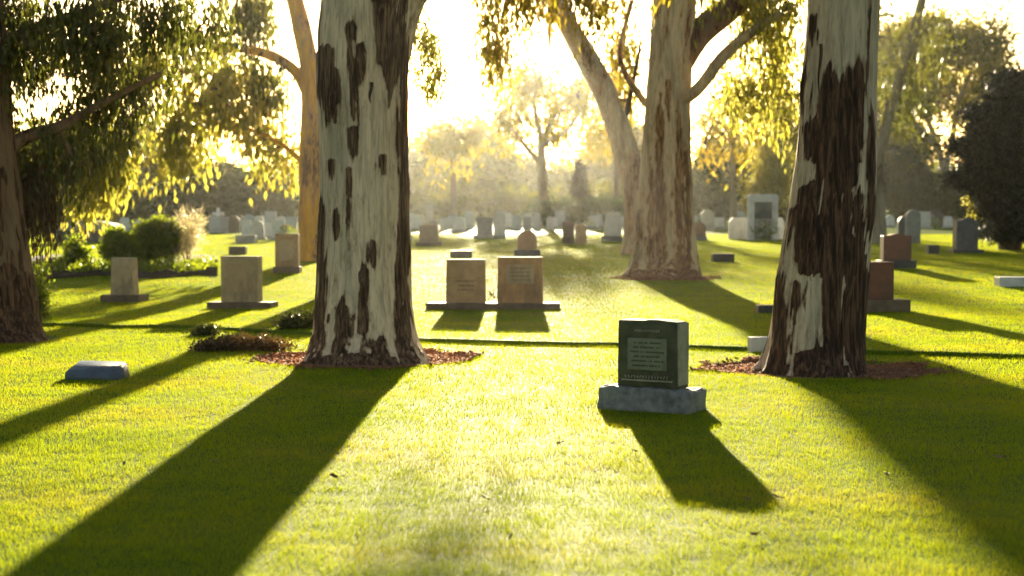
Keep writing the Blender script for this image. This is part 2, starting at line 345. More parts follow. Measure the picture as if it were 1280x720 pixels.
# ------------------------------------------------------------------ big trunks
def big_trunk(tree, outline, top, mat, seed, blobs=(), thr=.66, lowdark=.8, flare=.35, nth=120, dz=.016, ztop=None, ridge=.010, low_top=.7):
    """outline: (y_px, xl, xr) rows traced at the trunk's own depth; top: extra (x,z,r) rows above the frame"""
    Y = tree.base.y; rows = []
    for y, xl, xr in outline:
        a = at(xl, y, Y); b = at(xr, y, Y); rows.append(((a.x+b.x)/2-tree.base.x, a.z-tree.base.z, (b.x-a.x)/2))
    rows = rows+list(top); rows.sort(key=lambda r: r[1])
    Z = np.array([r[1] for r in rows]); CX = np.array([r[0] for r in rows]); RR = np.array([r[2] for r in rows])
    z1 = at(640, 0, Y).z-tree.base.z+.25
    zz = np.concatenate([np.arange(-.12, min(z1, Z[-1]), dz), np.arange(z1, Z[-1], .25)])
    def smooth_interp(q, K):
        acc = 0
        for d in (-.08, -.04, 0, .04, .08): acc = acc+np.interp(q+d, Z, K)
        return acc/5
    cx = smooth_interp(zz, CX); rr = smooth_interp(zz, RR)
    th = np.linspace(0, 2*np.pi, nth, endpoint=False)
    ct, sn = np.cos(th)[None], np.sin(th)[None]; z = zz[:, None]
    lob = 1+flare*np.exp(-np.clip(z, 0, None)/.20)*((fbm(ct*1.6+seed, sn*1.6+0*z, z*.3, seed, 2)-.45)*1.6+.9*np.abs(fbm(ct*3.4+seed, sn*3.4+0*z, z*.3, seed+5, 2)-.5))
    body = 1+.07*(fbm(ct*1.3+seed*3, sn*1.3+0*z, z*.9, seed+2, 2)-.5)*2
    r0 = rr[:, None]*lob*body
    # where the rough bark still hangs
    u = ct*rr[:, None]; v = sn*rr[:, None]
    wz = .8*(fbm(u*5, v*5, z*2, seed+31, 2)-.5); n = fbm(u*17+seed+wz, v*17, z*1.15+wz*.4, seed+4, 5); nc = fbm(u*11, v*11, z*.4, seed+33, 4)
    low = lowdark*(1-sst(.05, low_top, z+2.6*(nc-.5)+.8*(n-.5)))
    sk_ = fbm(u*55+seed*2, v*55, z*1.6, seed+41, 3)-.5; m = sst(thr-.06, thr+.08, n+low*.35+.22*sk_)
    front = sst(.25, -.15, sn)
    s = mpp(Y); wob = (fbm(u*22+5, v*22, z*2.6, seed+6, 4)-.5)
    for (bx, yt, yb, hw, *k) in blobs:
        pt = at(bx, yt, Y); pb = at(bx, yb, Y); xb = pt.x-tree.base.x; zt = pt.z-tree.base.z; zb = pb.z-tree.base.z
        q = (z-zb)/(zt-zb)                      # 0 at the tip, 1 at the top
        wdt = hw*s*np.clip(np.minimum(q*2.2, (1.04-q)*9), 0, 1)
        if k: wdt = hw*s*np.clip(np.minimum(q*9+.3, (1.04-q)*5), 0, 1)
        inside = sst(.030, -.030, np.abs(u+cx[:, None]-xb)-wdt-wob*.10-sk_*.09)*sst(-.03, .05, q+sk_*.5)*sst(1.08, .98, q+sk_*.35)
        m = np.maximum(m, inside*front*sst(.36, .47, n+.10+.15*sk_))
    rg = fbm(u*26, v*26, z*2.2, seed+8, 3)-.5
    r1 = r0+.012*m+ridge*rg*(.5+1.4*m)*2
    V = np.stack([cx[:, None]+r1*ct, r1*sn, z+0*ct], -1).reshape(-1, 3)
    k = len(zz); i = np.arange(k-1)[:, None]*nth; j = np.arange(nth)[None]
    Fc = np.stack([i+j, i+(j+1) % nth, i+nth+(j+1) % nth, i+nth+j], -1).reshape(-1, 4)
    me = np_mesh('trunk', V, Fc, 4); a = me.attributes.new('rough', 'FLOAT', 'POINT')
    a.data.foreach_set('value', (m*np.ones_like(r1)).ravel().astype(np.float32))
    o = link_mesh('trunk', me, mat, tree.root, True)
    pl = [(float(np.interp(q, Z, CX)), 0, float(q)) for q in np.linspace(0, Z[-1], 8)]
    tree.limbs.append((pl, [float(np.interp(p[2], Z, RR)) for p in pl]))
    return o
def ribbons(tree, items, mat):
    """strips of bark peeling off: (x, y_top, y_bottom, w_px, offset towards the viewer)"""
    Y = tree.base.y
    for k, (x, yt, yb, w, off) in enumerate(items):
        rs = random.Random(k*7+3); a = at(x, yt, Y); b = at(x+rs.uniform(-3, 3), yb, Y); V = []; n = 9
        for i in range(n):
            t = i/(n-1); p = a.lerp(b, t); ww = w*mpp(Y)*.5*(1-t**2*.85)
            cx = p.x+math.sin(t*5+k)*.012; yy = -off-.02*t-.02*math.sin(t*4+k)
            for sx in (-1, 0, 1): V.append((cx+sx*ww-tree.base.x, yy+(.012 if sx == 0 else 0), p.z-tree.base.z))
        Fq = [(i*3+j, i*3+j+1, i*3+j+4, i*3+j+3) for i in range(n-1) for j in (0, 1)]
        me = np_mesh('bark_strip', np.array(V), np.array(Fq), 4); at_ = me.attributes.new('rough', 'FLOAT', 'POINT'); at_.data.foreach_set('value', np.full(len(V), .9, np.float32))
        o = link_mesh('bark_strip', me, mat, tree.root, True)
        sm = o.modifiers.new('thick', 'SOLIDIFY'); sm.thickness = .006

def P0(x, y): return px(x, y)
# --- the four big trees
b = P0(452, 450)
T1 = Tree('eucalyptus_tree', b, 'broad cream barked eucalyptus with a dark shaggy foot, nearest the left shadow')
big_trunk(T1, [(470, 372, 538), (452, 378, 532), (440, 384, 526), (420, 390, 521), (380, 395, 516), (300, 399, 513), (200, 402, 508), (100, 398, 507), (40, 398, 511), (0, 403, 518)],
          [(.05, 5.0, .47), (.1, 6.2, .40), (0, 9, .30), (-.1, 12, .16)], BK_CREAM, 3,
          blobs=[(412, 60, 158, 13), (424, 90, 155, 8), (490, -25, 128, 18), (478, -20, 90, 7), (446, 35, 140, 6), (455, 60, 120, 5), (448, 160, 208, 5), (506, 20, 460, 7, 1), (503, 330, 460, 6, 1), (419, 200, 226, 3),
                 (482, 195, 222, 3), (403, 250, 460, 7, 1), (425, 260, 300, 4), (434, 375, 470, 9), (398, 415, 470, 12, 1), (470, 300, 335, 5), (460, 330, 440, 6), (452, 436, 475, 60, 1), (480, 415, 470, 7, 1), (440, 210, 250, 4)],
          thr=.72, lowdark=.34)
ribbons(T1, [(424, 120, 158, 9, .53), (470, 110, 135, 5, .56)], BK_CREAM)
Y1 = b.y
T1.tube('branch', [at(478, 70, Y1), at(510, 2, Y1), at(550, -50, Y1), at(590, -140, Y1+.6)], [.26, .17, .13, .06], BK_CREAM, 12)
T1.tube('branch', [at(440, -120, Y1), at(380, -220, Y1), at(250, -330, Y1-.5), at(150, -400, Y1-1)], [.22, .15, .1, .05], BK_CREAM, 10)

b = P0(1018, 464)
T2 = Tree('eucalyptus_tree', b, 'leaning grey eucalyptus with dark red-brown old bark, right of the green headstone')
big_trunk(T2, [(480, 948, 1086), (466, 954, 1080), (440, 962, 1078), (400, 966, 1079), (350, 970, 1082), (300, 978, 1087), (250, 988, 1092), (200, 996, 1095), (150, 1001, 1095), (100, 1004, 1095), (40, 1008, 1097), (0, 1011, 1099)],
          [(.35, 5.0, .32), (.48, 6.5, .28), (.7, 9, .22), (1., 12, .12)], BK_RED, 8,
          blobs=[(1030, 85, 330, 14, 1), (1050, 90, 240, 10, 1), (1062, 80, 190, 7, 1), (1038, 150, 210, 24, 1), (1012, 150, 206, 11, 1), (1078, 140, 300, 5, 1), (1010, 225, 300, 16, 1), (1045, 215, 300, 7, 1), (1062, 230, 340, 6, 1), (1000, 250, 330, 14, 1),
                 (1046, 290, 475, 30, 1), (1065, 320, 475, 17, 1), (1020, 290, 345, 30, 1), (1015, 20, 60, 3), (972, 340, 470, 5, 1), (1015, 430, 475, 30, 1), (965, 430, 475, 12, 1), (985, 350, 400, 4)],
          thr=.68, lowdark=.3, ridge=.013)
ribbons(T2, [(1035, 195, 240, 7, .33), (1016, 60, 120, 4, .29), (1003, 300, 350, 9, .37), (1070, 150, 200, 5, .25)], BK_RED)
Y2 = b.y
T2.tube('branch', [at(1060, -60, Y2), at(1120, -160, Y2), at(1240, -260, Y2-.3), at(1350, -320, Y2-.8)], [.2, .14, .1, .05], BK_RED, 10)

b = P0(830, 345)
T3 = Tree('eucalyptus_tree', b, 'thick tan streaky eucalyptus standing in the middle of the lawn with a wide flared foot')
big_trunk(T3, [(360, 772, 890), (350, 778, 884), (340, 784, 878), (320, 789, 872), (290, 794, 868), (250, 797, 866), (200, 800, 864), (120, 808, 864), (60, 813, 866), (0, 817, 870)],
          [(.15, 8.5, .5), (.3, 11, .4), (.5, 15, .2)], BK_TAN, 5,
          blobs=[(822, 115, 330, 4, 1), (832, 100, 150, 3), (845, 130, 345, 4, 1), (812, 200, 345, 3, 1), (797, 268, 305, 5, 1), (855, 180, 350, 5, 1), (830, 335, 355, 50, 1), (826, 220, 345, 3, 1)],
          thr=.67, lowdark=.35, nth=90, dz=.03, flare=.3, ridge=.02)
Y3 = b.y
T3.tube('branch', [at(846, 78, Y3), at(872, 44, Y3), at(905, 16, Y3), at(945, -12, Y3), at(1010, -40, Y3)], [.34, .32, .30, .27, .2], BK_DARK, 14)
T3.tube('branch', [at(858, 125, Y3-.3), at(878, 105, Y3-.5), at(905, 70, Y3-.6), at(945, 36, Y3-.8), at(980, 15, Y3-1)], [.12, .14, .13, .11, .08], BK_TAN, 10)
T3.tube('branch', [at(830, 150, Y3+.3), at(800, 120, Y3+.6), at(775, 70, Y3+.8), at(790, 0, Y3+1)], [.10, .08, .06, .05], BK_TAN, 8)
ribbons(T3, [(797, 262, 300, 5, .55)], BK_TAN)

b = P0(-8, 425)
T0 = Tree('eucalyptus_tree', b, 'dark brown eucalyptus with a shaggy foot at the left edge of the lawn')
big_trunk(T0, [(440, -85, 70), (428, -76, 62), (415, -68, 52), (390, -60, 46), (330, -55, 38), (250, -58, 26), (150, -60, 13), (60, -62, 8), (0, -64, 4)],
          [(-.3, 5.5, .28), (-.4, 8, .22), (-.5, 11, .1)], BK_DARK, 14,
          blobs=[(20, 330, 440, 26, 1), (5, 200, 330, 8, 1), (45, 400, 440, 18, 1)], thr=.56, lowdark=.5, ridge=.016)
Y0 = b.y
T0.tube('branch', [at(0, 195, Y0), at(30, 172, Y0+.2), at(75, 158, Y0+.5), at(125, 130, Y0+.9), at(200, 92, Y0+1.2)], [.10, .09, .07, .05, .03], BK_DARK, 8)
T0.tube('branch', [at(72, 160, Y0+.5), at(86, 190, Y0+.6), at(84, 225, Y0+.7), at(72, 262, Y0+.8)], [.035, .03, .022, .012], BK_DARK, 6)
T0.tube('branch', [at(-20, 90, Y0), at(40, 40, Y0+.5), at(110, 15, Y0+.9), at(180, -20, Y0+1.2)], [.13, .09, .07, .05], BK_DARK, 8)
T0.crown([(40, 70, 95, 95, Y0+.6, 1.3, 1.3), (150, 60, 90, 85, Y0+1.4, 1.4, 1.2), (60, 190, 70, 55, Y0+1, 1., .55), (-60, 60, 80, 160, Y0+1, 1.5, .8), (110, 150, 60, 45, Y0+1.4, 1., .5), (230, 20, 60, 40, Y0+1.5, 1, .4)],
         115, .14, .045, LF_OLIVE, seed=21, gap=.50, per=24, cl=(.11, .17), gs=1.7, twig=BK_DARK)
T0.crown([(48, 248, 26, 55, Y0+.6, .4, 1)], 46, .13, .022, LF_BROWN, seed=22, gap=.2, per=40, cl=(.05, .20), name='hanging_bark_and_leaves', hang=.92)

# --- yellow-lit tree behind
b = px(388, 326)
T5 = Tree('eucalyptus_tree', b, 'ochre barked forked eucalyptus glowing behind the broad cream trunk')
Y5 = b.y
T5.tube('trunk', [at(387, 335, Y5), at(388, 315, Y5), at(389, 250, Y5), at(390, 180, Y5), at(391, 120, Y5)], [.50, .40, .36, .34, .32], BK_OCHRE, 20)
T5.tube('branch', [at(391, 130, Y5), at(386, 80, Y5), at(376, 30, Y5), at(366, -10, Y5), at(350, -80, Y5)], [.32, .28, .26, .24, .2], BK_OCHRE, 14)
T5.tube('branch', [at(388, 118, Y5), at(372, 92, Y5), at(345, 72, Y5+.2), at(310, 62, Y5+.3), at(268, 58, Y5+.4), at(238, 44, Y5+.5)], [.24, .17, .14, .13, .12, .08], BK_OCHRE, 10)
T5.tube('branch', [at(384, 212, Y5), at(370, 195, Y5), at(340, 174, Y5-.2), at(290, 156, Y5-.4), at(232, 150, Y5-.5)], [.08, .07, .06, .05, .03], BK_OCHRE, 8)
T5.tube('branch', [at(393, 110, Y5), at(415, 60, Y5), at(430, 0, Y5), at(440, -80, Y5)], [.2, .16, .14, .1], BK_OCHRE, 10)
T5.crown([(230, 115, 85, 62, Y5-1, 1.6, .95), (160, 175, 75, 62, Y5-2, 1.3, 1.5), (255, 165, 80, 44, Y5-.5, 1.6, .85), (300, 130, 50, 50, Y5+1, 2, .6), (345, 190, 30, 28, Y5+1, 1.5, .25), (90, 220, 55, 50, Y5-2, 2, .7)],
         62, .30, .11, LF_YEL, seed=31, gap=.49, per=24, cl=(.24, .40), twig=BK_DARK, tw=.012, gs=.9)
T5.crown([(300, 30, 55, 34, Y5, 2, .8), (250, 60, 50, 30, Y5, 2, .5), (330, 105, 26, 28, Y5, 1.2, .3)],
         80, .28, .09, LF_OLIVE, seed=33, gap=.46, per=20, cl=(.22, .38), name='upper_crown', gs=.8)

# --- leaning trunk and its crown behind the thick tan tree
b = px(797, 318)
T4 = Tree('eucalyptus_tree', b, 'slender eucalyptus leaning left from behind the thick tan trunk')
Y4 = b.y
T4.tube('trunk', [at(797, 325, Y4), at(797, 290, Y4), at(793, 240, Y4), at(783, 190, Y4), at(762, 130, Y4), at(735, 75, Y4), at(712, 35, Y4), at(688, -12, Y4), at(650, -70, Y4)], [.6, .45, .42, .40, .38, .36, .33, .30, .25], BK_TAN, 16)
T4.tube('branch', [at(775, 180, Y4), at(781, 150, Y4+.3), at(790, 110, Y4+.5), at(800, 60, Y4+.6)], [.12, .10, .08, .05], BK_FARD, 8)
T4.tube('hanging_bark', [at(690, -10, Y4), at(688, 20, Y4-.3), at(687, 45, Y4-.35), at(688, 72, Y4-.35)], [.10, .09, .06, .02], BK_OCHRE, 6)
T4.crown([(782, 50, 24, 60, Y4+2, 2, .55), (770, 130, 20, 30, Y4+2, 1.5, .25), (745, 5, 24, 22, Y4+2, 1.5, .2)],
         80, .30, .09, LF_GOLD, seed=41, gap=.46, per=16, cl=(.22, .45), twig=BK_FARD, tw=.014, gs=.5)
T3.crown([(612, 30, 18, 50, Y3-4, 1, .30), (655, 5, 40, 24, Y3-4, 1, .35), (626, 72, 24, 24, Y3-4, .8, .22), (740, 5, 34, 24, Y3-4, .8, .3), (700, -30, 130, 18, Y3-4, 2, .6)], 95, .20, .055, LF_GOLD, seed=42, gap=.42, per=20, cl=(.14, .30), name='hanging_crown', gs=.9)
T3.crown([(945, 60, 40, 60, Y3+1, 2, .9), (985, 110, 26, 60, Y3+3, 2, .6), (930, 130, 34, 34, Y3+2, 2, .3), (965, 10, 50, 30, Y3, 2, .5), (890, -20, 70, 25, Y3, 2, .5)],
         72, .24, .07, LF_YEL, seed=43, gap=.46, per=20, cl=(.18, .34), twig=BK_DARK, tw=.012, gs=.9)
T3.crown([(830, -150, 330, 60, Y3, 6, 1), (560, -170, 200, 55, Y3+2, 5, .7)], 330, .30, .11, LF_OLIVE, seed=47, gap=.36, per=30, cl=(.3, .42), name='upper_crown', gs=.6)  # foliage above the frame, added to block bright sky and deepen the shade
T5.crown([(330, -190, 330, 70, Y5, 6, 1)], 330, .34, .12, LF_OLIVE, seed=48, gap=.38, per=28, cl=(.35, .45), name='sky_block_crown', gs=.6)  # another unseen crown, put in to cut the sky fill
T1.crown([(528, 60, 18, 50, Y1+1.5, .4, 1), (545, 95, 13, 34, Y1+1.5, .3, .5)], 26, .085, .024, LF_YEL, seed=49, gap=.2, per=24, cl=(.05, .10), twig=BK_DARK, name='hanging_crown', tw=.004)
T1.crown([(450, -480, 420, 190, Y1-1, 4, 1)], 420, .20, .07, LF_OLIVE, seed=45, gap=.36, per=26, cl=(.22, .3), twig=BK_DARK)  # crown out of view, enlarged overhead to lower the sky fill
T2.crown([(1130, -460, 380, 170, Y2-1, 4, 1)], 380, .20, .07, LF_OLIVE, seed=46, gap=.36, per=26, cl=(.22, .3), twig=BK_DARK)  # also widened above the frame so less sky lights the shade

# --- slim trees whose shadows cross the lawn, standing behind the big trunks
for (x, y, r, lab, seed) in [(437, 359, .24, 'slim eucalyptus hidden behind the broad cream trunk, casting the band of shade at far left', 51),
                             (1046, 416, .17, 'slim eucalyptus directly behind the dark leaning trunk', 52),
                             (1020, 362, .24, 'slim eucalyptus farther back behind the dark leaning trunk', 53)]:
    b = px(x, y); t = Tree('eucalyptus_tree', b, lab); Yt = b.y
    t.tube('trunk', [b+Vector((0, 0, -.1)), b+Vector((0, 0, .4)), b+Vector((.05, 0, 3)), b+Vector((.02, .1, 6)), b+Vector((.2, .2, 10))], [r*1.5, r*1.05, r, r*.85, r*.4], BK_CREAM, 14)
    zt = 8.6; c = at(x, 285-(zt-HC)/Yt*F, Yt); k = F/Yt
    t.crown([(x, 285-(9.6-HC)*k, 1.7*k, 1.3*k, Yt, 1.6, 1)], 60, .16, .04, LF_OLIVE, seed=seed, gap=.36, per=24, cl=(.2, .3))

# ------------------------------------------------------------------ background trees
def bgtree(name, x, ybase, trunk, tr, branches, regs, dens, mat, bk, label, seed, Ln=.45, W=.14, hang=.6, per=26, cl=(.5, .7), gap=.40, gs=.25, blob=None, group=None, cat='tree', twig=None, Y=None):
    b = px(x, ybase) if Y is None else Vector((at(x, 300, Y).x, Y, float(g(at(x, 300, Y).x, Y))))
    t = Tree(name, b, label, cat, group); Yb = b.y
    if trunk:
        pts = [b+Vector((0, 0, -.15))]+[at(q[0], q[1], Yb) for q in trunk]
        rad = [tr*mpp(Yb)*1.5]+[tr*mpp(Yb)*(1-.45*i/len(trunk)) for i in range(len(trunk))]
        t.tube('trunk', pts, rad, bk, 10)
    for br in branches:
        pts = [at(q[0], q[1], Yb) for q in br]; n = len(br)
        t.tube('branch', pts, [tr*mpp(Yb)*(.62-.40*i/n) for i in range(n)], bk, 7)
    rr = [(q[0], q[1], q[2], q[3], Yb+(q[6] if len(q) > 6 else 0), q[4], q[5]) for q in regs]
    if rr: t.crown(rr, dens, Ln, W, mat, hang, cl, per, seed, gap, gs, twig=twig, tw=.03, blob=blob)
    return t

bgtree('eucalyptus_tree', 679, 282, [(679, 240), (677, 200), (676, 165)], 6, [[(676, 185), (690, 150), (712, 120), (735, 108)], [(676, 170), (668, 130), (672, 90)], [(677, 205), (655, 180), (640, 160)], [(678, 180), (705, 165), (722, 145)]],
       [(672, 105, 34, 30, 3.5, .9), (710, 120, 40, 28, 4, .7), (645, 150, 30, 26, 3.5, .55), (690, 160, 30, 18, 3, .35)], 62, LF_GOLD, BK_FAR,
       'hazy eucalyptus with a straight pale trunk standing in the gap of the avenue', 61, Ln=.6, W=.17, twig=BK_FARD)
bgtree('eucalyptus_tree', 567, 283, [(567, 240), (566, 200), (562, 170)], 3.6, [[(566, 205), (578, 185), (590, 170)]], [(566, 178, 30, 14, 3, .5), (590, 165, 18, 10, 2, .2)], 90, LF_GOLD, BK_FARD,
       'thin dark trunked tree with a small flat crown right of the broad cream trunk', 62, Ln=.6, W=.2)
bgtree('pine_tree', 771, 281, [(771, 240), (770, 200), (768, 130), (765, 60)], 3.4, [], [(766, 110, 22, 45, 3, .5), (750, 160, 20, 24, 3, .3)], 80, LF_GOLD, BK_FARD,
       'tall thin dark trunk left of the thick tan eucalyptus', 63, Ln=.6, W=.17)
bgtree('eucalyptus_tree', 917, 290, [(917, 250), (916, 200), (914, 150), (908, 100)], 4, [[(915, 185), (908, 162), (890, 148), (872, 142)], [(918, 228), (935, 210), (958, 188)], [(914, 160), (925, 130), (945, 110)]],
       [(885, 165, 20, 22, 3, .35), (930, 160, 34, 30, 4, .5), (905, 110, 26, 26, 3, .3)], 60, LF_GOLD, BK_FAR,
       'thin tree with an arching limb between the tan trunk and the white monument', 64, Ln=.45, W=.12, twig=BK_FARD)
bgtree('eucalyptus_tree', 974, 290, [(974, 250), (973, 200), (972, 150), (974, 90)], 4.5, [[(973, 190), (985, 160), (992, 130)], [(973, 220), (960, 190), (950, 170)]],
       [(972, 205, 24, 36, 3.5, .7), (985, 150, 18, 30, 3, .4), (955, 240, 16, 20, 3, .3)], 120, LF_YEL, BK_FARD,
       'yellow leaved tree just left of the dark leaning trunk', 65, Ln=.45, W=.13)
bgtree('eucalyptus_tree', 1098, 304, [(1098, 260), (1099, 210), (1106, 165), (1124, 100), (1142, 40), (1158, -20)], 8, [[(1100, 195), (1088, 150), (1080, 110)]],
       [(1120, 120, 34, 50, 3, .4), (1140, 60, 40, 40, 3, .3)], 100, LF_OLIVE, BK_FAR,
       'grey eucalyptus leaning right from behind the dark leaning trunk', 66, Ln=.3, W=.08, cl=(.3, .5), gap=.45)
bgtree('eucalyptus_tree', 1188, 281, [(1186, 240), (1179, 205)], 7, [[(1180, 212), (1172, 180), (1160, 150), (1152, 110)], [(1181, 215), (1190, 175), (1198, 130), (1215, 90)], [(1175, 185), (1150, 160), (1130, 140)]],
       [(1150, 60, 55, 34, 6, 1.0), (1215, 80, 50, 40, 6, 1.0), (1180, 45, 60, 30, 6, .8), (1130, 115, 44, 40, 5, .8), (1240, 130, 34, 36, 5, .6), (1185, 120, 60, 40, 5, .7), (1115, 175, 30, 24, 4, .3), (1150, 185, 30, 14, 4, .2)], 84, LF_ORANGE, BK_FAR,
       'large rounded tree with a pale forked trunk at the right, before the dark hedge', 67, Ln=.5, W=.2, hang=.3, per=40, cl=(.45, .45), gap=.36, gs=.3)
# far row right of centre, sky side
bgtree('eucalyptus_tree', 1250, 283, [(1250, 200)], 5, [], [(1245, 20, 26, 40, 5, .3)], 60, LF_OLIVE, BK_FARD, 'high thin foliage at the top right corner behind the black cedar', 68, Ln=.4, W=.14)
HG = 'clipped round hedges at the back of the cemetery'
def hedge(x, yb, regs, label, seed, mat=LF_HEDGE, Ln=.28, W=.2, dens=330):
    return bgtree('hedge', x, yb, None, 1, [], regs, dens, mat, None, label, seed, Ln=Ln, W=W, hang=.1, per=22, cl=(.25, .2), gap=0, blob=.96, cat='hedge')
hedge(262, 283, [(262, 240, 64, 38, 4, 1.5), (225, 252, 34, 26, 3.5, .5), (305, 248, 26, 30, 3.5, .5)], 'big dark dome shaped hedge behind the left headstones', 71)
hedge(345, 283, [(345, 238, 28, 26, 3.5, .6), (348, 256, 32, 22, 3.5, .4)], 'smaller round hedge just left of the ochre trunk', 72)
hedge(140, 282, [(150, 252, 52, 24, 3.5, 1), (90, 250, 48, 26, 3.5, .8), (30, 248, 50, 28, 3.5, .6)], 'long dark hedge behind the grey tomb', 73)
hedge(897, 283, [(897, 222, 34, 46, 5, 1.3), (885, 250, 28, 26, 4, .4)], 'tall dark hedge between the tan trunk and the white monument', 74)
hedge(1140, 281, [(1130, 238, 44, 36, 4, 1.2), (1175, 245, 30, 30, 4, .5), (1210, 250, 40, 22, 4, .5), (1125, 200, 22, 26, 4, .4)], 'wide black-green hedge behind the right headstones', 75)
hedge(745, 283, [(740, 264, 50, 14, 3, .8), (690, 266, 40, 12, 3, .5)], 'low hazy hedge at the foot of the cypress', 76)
for (x, regs, lab, sd, m) in [
        (522, [(522, 215, 30, 52, 6, 1.1), (515, 250, 34, 26, 5, .5), (540, 200, 16, 26, 5, .3)], 'round hazy green tree right beside the broad cream trunk', 81, LF_OLIVE),
        (607, [(605, 215, 32, 48, 6, 1.1), (588, 245, 28, 28, 5, .5), (630, 240, 26, 36, 5, .5)], 'hazy green tree in the middle distance under the brightest sky', 82, LF_OLIVE),
        (655, [(655, 235, 22, 34, 5, .6), (700, 235, 28, 30, 5, .6)], 'low hazy olive tree around the straight pale trunk', 83, LF_OLIVE),
        (955, [(945, 215, 40, 40, 6, .9), (985, 225, 30, 44, 6, .8)], 'bright yellow-green tree behind the white monument', 84, LF_YEL),
        (750, [(755, 215, 30, 38, 6, .5), (785, 200, 26, 50, 6, .5)], 'pale gold tree in the glow left of the tan trunk', 85, LF_GOLD),
        (120, [(60, 215, 60, 40, 5, .7), (140, 205, 60, 34, 5, .7), (200, 185, 40, 30, 5, .4)], 'dark bushy tree behind the long hedge at the left', 86, LF_OLIVE),
        (1100, [(1100, 100, 40, 70, 6, .35), (1110, 185, 34, 30, 5, .4)], 'dark green tree beside the upper part of the leaning grey trunk', 87, LF_DARK)]:
    bgtree('broadleaf_tree', x, 281, [(x, 250), (x, 225)], 5, [], regs, 280 if sd in (81, 82, 83, 85) else 170, m, BK_FARD, lab, sd, Ln=.85, W=.42, hang=.3, per=26, cl=(.9, .9), gap=.38, gs=.18, Y=112 if sd in (86, 87) else 172)
# cypress
b = px(725, 281); t = Tree('cypress_tree', b, 'narrow pointed cypress on the hazy skyline left of the tan trunk'); Yb = b.y
t.tube('trunk', [b+Vector((0, 0, -.1)), at(725, 262, Yb), at(725, 235, Yb)], [.25, .2, .1], BK_FARD, 8)
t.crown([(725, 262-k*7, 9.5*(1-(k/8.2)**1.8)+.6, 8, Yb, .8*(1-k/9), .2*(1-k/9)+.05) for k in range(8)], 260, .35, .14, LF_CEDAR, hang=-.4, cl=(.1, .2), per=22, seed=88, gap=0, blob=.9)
# black cedar at the right
b = px(1262, 312); t = Tree('cedar_tree', b, 'black-green spreading cedar at the right edge'); Yb = b.y
t.tube('trunk', [b+Vector((0, 0, -.1)), at(1263, 270, Yb), at(1266, 200, Yb), at(1272, 110, Yb)], [.42, .36, .26, .1], BK_FARD, 12)
rg = []
for k, (y, xl) in enumerate([(100, 1250), (118, 1238), (140, 1226), (160, 1212), (180, 1204), (203, 1196), (222, 1200), (240, 1216), (262, 1232), (284, 1244)]):
    xl += [0, 10, -12, 6, -8, 12, -6, 8, 4, 0][k]; rg.append(((xl+1335)/2, y+4, (1335-xl)/2, 7.5+3*((k*7) % 3), Yb, 1.8+.12*k, 1.0))
    t.tube('branch', [at(1268, y+14, Yb), at((1268+xl)/2, y+4, Yb-.3), at(xl+8, y+8, Yb-.6)], [.09, .06, .02], BK_FARD, 6)
    rg.append((xl+16, y+2, 16, 8, Yb-.4, .8, .3))
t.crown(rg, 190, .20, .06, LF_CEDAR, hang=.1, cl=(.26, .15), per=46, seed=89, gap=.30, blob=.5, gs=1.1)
# sunlit shrub beside it
b = px(1225, 300); t = Tree('shrub', b, 'loose shrub with sunlit yellow leaves left of the cedar trunk', 'shrub'); Yb = b.y
for k in range(5): t.tube('stem', [b, at(1215+k*8, 285, Yb), at(1206+k*11, 262-(k*7) % 13, Yb), at(1208+k*10, 245, Yb)], [.04, .03, .02, .01], BK_FAR, 5)
t.crown([(1222, 248, 16, 26, Yb, .8, .7), (1238, 262, 12, 22, Yb, .8, .4)], 70, .16, .09, LF_YEL, hang=.3, cl=(.12, .14), per=14, seed=90, gap=0)

# far wood closing the horizon
rs = np.random.RandomState(5); regs = []
for i in range(90):
    Y = rs.uniform(185, 225); x = rs.uniform(-200, 1480); hgt = 26+46*vn(np.array([x*.012]), np.array([2.]), 0, 9)[0]+rs.uniform(-6, 10)
    dip = math.exp(-((x-600)/85)**2)*18
    c = at(x, 272-(hgt-dip)*.45, Y); regs.append((c.x, c.y, c.z, 34*mpp(Y), 4, (hgt-dip)*.55*mpp(Y), 1))
for i in range(60):
    c = at(-300+i*32, 271, 126); regs.append((c.x, c.y, c.z-.6, 1.9, 1.2, 1.5+.5*vn(np.array([i*.7]), np.array([1.]))[0], .5))
P, C = spray(regs, 55, 1, .5, .2, (1.0, .9), 22, 7, .25, .12); V, Fc = leaf_arrays(P, 1.15, .6, .2, 8)
for k, q in enumerate(regs):
    bv, bf = blob_arrays(q[:3], (q[3]*.8, q[4]*.8, q[5]*.75), k, 12, 8); Fc = np.vstack([Fc, bf+len(V)]); V = np.vstack([V, bv])
o = link_mesh('far_wood', np_mesh('far_wood', V, Fc, 4), LF_OLIVE)
tag(o, 'hazy mass of distant trees closing the cemetery', 'trees', kind='stuff')

# ------------------------------------------------------------------ ground sheet
xs = np.concatenate([[-2500, -900, -300, -120, -70, -45, -32], np.arange(-24, -9, .5), np.arange(-9, 9, .11), np.arange(9, 24.1, .5), [32, 45, 70, 120, 300, 900, 2500]])
off = np.concatenate([[-60, -30, -18], np.arange(-14, -2.5, .16), np.arange(-2.5, -.12, .09), np.arange(-.12, .13, .015), np.arange(.14, 3, .09), np.arange(3, 26, .25), [28, 32, 37, 43, 50, 60, 75, 95, 120, 160, 220, 320, 500, 900, 2500, 4000]])
Xg, Og = np.meshgrid(xs, off)
Yg = edge_y(Xg)*np.exp(-(Og/25)**2)+17*(1-np.exp(-(Og/25)**2))+Og
Zg = g(Xg, Yg)
Zg = np.where(Yg > 400, g(Xg*0, Yg*0+400), Zg)
V = np.stack([Xg, Yg, Zg], -1).reshape(-1, 3); nx = len(xs); i = np.arange(len(off)-1)[:, None]*nx; j = np.arange(nx-1)[None]
